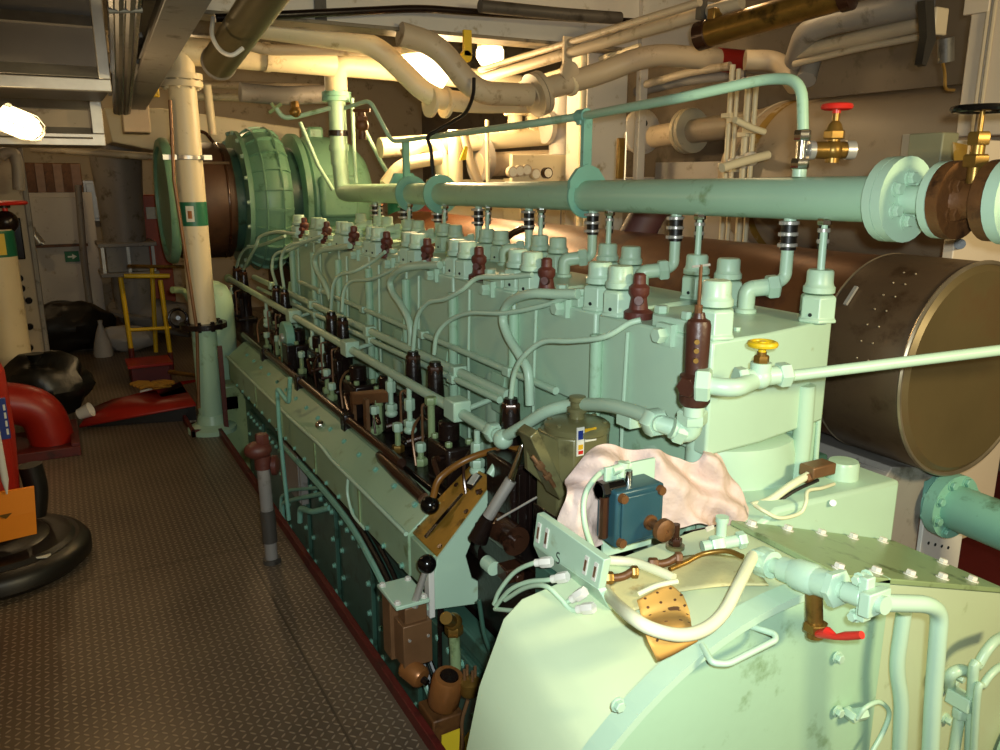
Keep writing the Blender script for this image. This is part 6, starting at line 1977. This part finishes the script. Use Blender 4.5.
# yellow rail
T = Thing('yellow_rail', 'yellow tubular guard rail with red feet by the machinery', 'rail', (.62, 7.7, 0))
def YR(px, py):
    return U(px, py, y=7.6)
for (px0, py0, px1, py1) in ((125, 277, 131, 348), (162, 280, 170, 352)):
    a, b = YR(px0, py0), YR(px1, py1)
    T.add('upright', MB().cyl(V((b.x, 7.6, b.z)), V((b.x - .02, 7.6, a.z)), .02, n=12), YELLOW)
    T.add('red_foot', MB().cyl(V((b.x, 7.6, 0)), V((b.x, 7.6, b.z)), .023, n=12), REDD)
a, b = YR(124, 276), YR(170, 281)
T.add('top_bar', MB().tube([V((a.x, 7.6, a.z)), V((b.x, 7.6, a.z - .02))], .02, 10), YELLOW)
a, b = YR(129, 330), YR(172, 334)
T.add('lower_bar', MB().tube([V((a.x, 7.6, a.z)), V((b.x, 7.6, a.z - .01))], .016, 10), YELLOW)
T.add('rear_upright', MB().cyl(U(156, 352, y=8.2), U(152, 268, y=8.2), .02, n=12), YELLOW)
# red chute across the floor
T = Thing('red_cover', 'long red sheet metal cover lying across the walkway, dark below', 'cover', (.45, 6.4, 0))
q = [U(79, 426, z=.03), U(196, 404, z=.13), U(199, 381, z=.16), U(160, 390, z=.16), U(112, 399, z=.12), U(92, 408, z=.07)]
T.add('cover_sheet', MB().grid([[q[0], q[0].lerp(q[1], .5), q[1]], [q[5], q[5].lerp(q[3], .5) + Z * .02, q[3].lerp(q[2], .5) + Z * .02], [q[4], q[3], q[2]]]), REDP).modifiers.new('thickness', 'SOLIDIFY').thickness = .015
T.add('shadow_block', MB().prism([V((q[0].x + .05, q[0].y + .04, .002)), V((q[1].x, q[1].y + .04, .002)), V((q[1].x, q[1].y + .04, .105)), V((q[0].x + .05, q[0].y + .04, .012))], Y * .12), BLACKR)  # black block standing in for the shadow under the raised sheet
p = U(87, 411, z=.1)
T = Thing('plastic_cup', 'white plastic cup lying on the end of the red cover', 'cup', p - Z * .04)
d = V((.8, -.3, .35)).normalized()
T.add('cup_body', MB().lathe(p - d * .06, d, [(.038, 0), (.05, .085), (.052, .09), (.047, .09), (.036, .01)], 20), WPLAST)
p = U(152, 376, z=0)
T = Thing('red_box', 'small red box on the floor behind the red cover', 'box', (.72, 7.2, 0))
a, b = U(132, 382, y=7.2), U(170, 362, y=7.2)
T.add('box_body', MB().box((a.x, 7.2, 0), (b.x, 7.5, .16)), REDD, .01)
T.add('box_rim', MB().box((a.x - .02, 7.18, .14), (b.x + .02, 7.52, .165)), REDP, .005)
T = Thing('work_gloves', 'yellow brown work gloves lying on the red cover', 'gloves', U(160, 384, z=.2))
gp = U(160, 385, z=.2)
T.add('palm', blob(gp - Z * .02, (.1, .07, .03), 4, .06), GLOVE)
for k in range(4):
    d = V((-.09 - .01 * k, -.05 + .035 * k, 0))
    T.add('finger', MB().tube([gp + d * .6 + Z * .015, gp + d * 1.15 + Z * .02, gp + d * 1.6 + Z * .01], [.02, .018, .012], 8), GLOVE)
otube([(140, 392), (152, 389)], 6.75, .01, WPLAST, 'white_pen', 'small white stick on the red cover beside the gloves', 'stick')
mb = MB().cyl(U(170, 372, z=.12), U(199, 376, z=.16), .02, n=10)
solo('wooden_stick', mb, BRASS, 'brown wooden stick lying beside the gloves', 'stick')
# polishing machine
fc_ = U(-5, 555, z=.06)
pcx, pcy = fc_.x, fc_.y
rx = (U(90, 545, z=.06) - V((pcx, pcy, .06))).length
T = Thing('floor_scrubber', 'red floor scrubber with round black base at the left edge', 'machine', (pcx, pcy, 0))
T.add('base_skirt', MB().lathe((pcx, pcy, 0), Z, [(rx * .93, .005), (rx, .03), (rx, .075), (rx * .95, .10), (rx * .88, .115), (rx * .84, .112), (rx * .80, .13), (rx * .62, .14), (rx * .58, .135), (rx * .54, .15), (rx * .35, .17), (rx * .3, .2), (0, .2)], 56), BLACKR)
a = U(43, 552, z=.13)
T.add('base_label', MB().obox(U(43, 556, z=.118), V((.022, -.008, 0)), V((.008, .022, -.004)), V((0, .001, .003))), LABELW)
bx0 = U(14, 420, y=pcy).x
T.add('motor_body', MB().lathe((bx0 - .19, pcy + .05, 0), Z, [(.11, .19), (.15, .24), (.17, .3), (.185, .6), (.18, .88), (.15, .96), (.08, 1.0), (0, 1.01)], 32), REDP)
pz_ = V((bx0 - .06, pcy - .08, .3))
T.add('front_panel', MB().obox(V((bx0 - .15, pcy - .11, .5)), V((.13, .02, 0)), V((0, .03, 0)), V((0, 0, .28))), REDP, .03)
a, b = U(-2, 440, y=pcy - .145), U(5, 398, y=pcy - .145)
T.add('brand_label', MB().box((a.x - .05, pcy - .15, a.z), (b.x, pcy - .13, b.z)), LABELB, .002)
for k in range(4):
    T.add('label_mark', MB().box((b.x - .012, pcy - .152, a.z + .02 + .035 * k), (b.x - .004, pcy - .15, a.z + .045 + .035 * k)), LABELW)
T.add('rear_duct', MB().tube(spline([V((bx0 + .02, pcy + .1, .18)), V((bx0 + .04, pcy + .1, .3)), V((bx0 + .03, pcy + .1, .42))]), .05, 14), BLACKR)
ob = [U(-14, 495, y=pcy - .2), U(34, 487, y=pcy - .22), U(37, 534, y=pcy - .22), U(-14, 546, y=pcy - .2)]
T = Thing('orange_tray', 'orange folded card tray leaning on the red machine at the left edge', 'tray', ob[3])
T.add('card', MB().prism(ob, Y * .02), ORANGE, .003)
T.add('flap', MB().prism([ob[0].lerp(ob[3], .0) - Y * .004, ob[1] - Y * .004, ob[1].lerp(ob[2], .5) - Y * .012, ob[0].lerp(ob[3], .5) - Y * .012], Y * .005), ORANGE)
T.add('clasp', MB().prism([U(-2, 516, y=pcy - .235), U(12, 513, y=pcy - .235), U(6, 519, y=pcy - .235)], Y * .004), BRASS)
mb = MB().tube([U(-6, 420, y=pcy - .24), U(5, 480, y=pcy - .24), U(7, 494, y=pcy - .24)], [.014, .014, .003], 10)
solo('marker_pen', mb, WPLAST, 'white pen standing above the orange tray at the left edge', 'pen')

# deck lamps in view
la, lb2 = U(425, 72, y=5.3), U(490, 56, y=5.7)
for i, p in enumerate((la, lb2)):
    T = Thing('deck_lamp', ['brightest glowing lamp between the two S-bent cream pipes', 'smaller glowing lamp right of the brightest one'][i], 'lamp', p - Z * .1)
    k_ = (1, .6)[i]
    T.add('lamp_glass', MB().lathe(p + Z * .10 * k_, -Z, [(r * k_, h * k_) for r, h in [(.13, 0), (.17, .03), (.17, .12), (.12, .2), (.0, .24)]], 24), LAMPW)
    T.add('lamp_base', MB().lathe(p + Z * .19 * k_, -Z, [(r * k_, h * k_) for r, h in [(.06, 0), (.16, .02), (.16, .09)]], 24), CREAM)
    T.add('stem', MB().cyl(p + Z * .14, V((p.x, p.y, 3.09)), .015, n=10), GREYP)
LAMPS_AND_FILL = [(la - Z * .25 - Y * .15, 60), (lb2 - Z * .25, 25), (lp + V((.15, -.1, -.15)), 9), (V((1.3, 8.6, 2.75)), 25), (V((-.5, 8.6, 2.75)), 12), (V((3.2, 3.4, 2.75)), 8)]  # later entries have no fixture; the walkway one is added to brighten the door
# ================================================================ LIGHT
def area(name, loc, tgt, sx, sy, power, col):
    l = bpy.data.lights.new(name, 'AREA')
    l.shape = 'RECTANGLE'
    l.size, l.size_y = sx, sy
    l.energy = power
    l.color = col
    o = bpy.data.objects.new(name, l)
    COL.objects.link(o)
    o.location = loc
    d = V(tgt) - V(loc)
    o.rotation_euler = d.to_track_quat('-Z', 'Y').to_euler()
    return o


def point(name, loc, power, col, rad=.06):
    l = bpy.data.lights.new(name, 'POINT')
    l.energy = power
    l.color = col
    l.shadow_soft_size = rad
    o = bpy.data.objects.new(name, l)
    COL.objects.link(o)
    o.location = loc
    return o


WARM = (1, .70, .36)
# camera flash
fl = bpy.data.lights.new('camera_flash', 'SPOT')
fl.energy = 175
fl.spot_size = R(96)
fl.spot_blend = .9
fl.shadow_soft_size = .02
fl.color = (.88, 1, 1)
fo = bpy.data.objects.new('camera_flash', fl)
COL.objects.link(fo)
fo.location = CAM + UPV * .05 + RGT * .05
fo.rotation_euler = (cam.rotation_euler[0], 0, cam.rotation_euler[2] - R(6))
# lights of the lamps in view, then unseen fill lights without a fixture
for i, (p, e) in enumerate(LAMPS_AND_FILL):
    point('lamp_and_fill_light_%d' % i, p, e, WARM, .07)
area('warm_front_fill', (2.0, -1.1, 2.15), (1.7, 1.6, .9), .7, .3, 64, (1, .84, .47))  # unseen warm light added behind the camera to brighten the near end faces
w = bpy.data.worlds.new('world')
SC.world = w
w.use_nodes = True
w.node_tree.nodes['Background'].inputs[0].default_value = (1, .8, .55, 1)
w.node_tree.nodes['Background'].inputs[1].default_value = .12
SC.view_settings.view_transform = 'Standard'
SC.view_settings.look = 'None'
SC.view_settings.exposure = 0.15
SC.view_settings.gamma = 1.0
SC.view_settings.use_curve_mapping = False
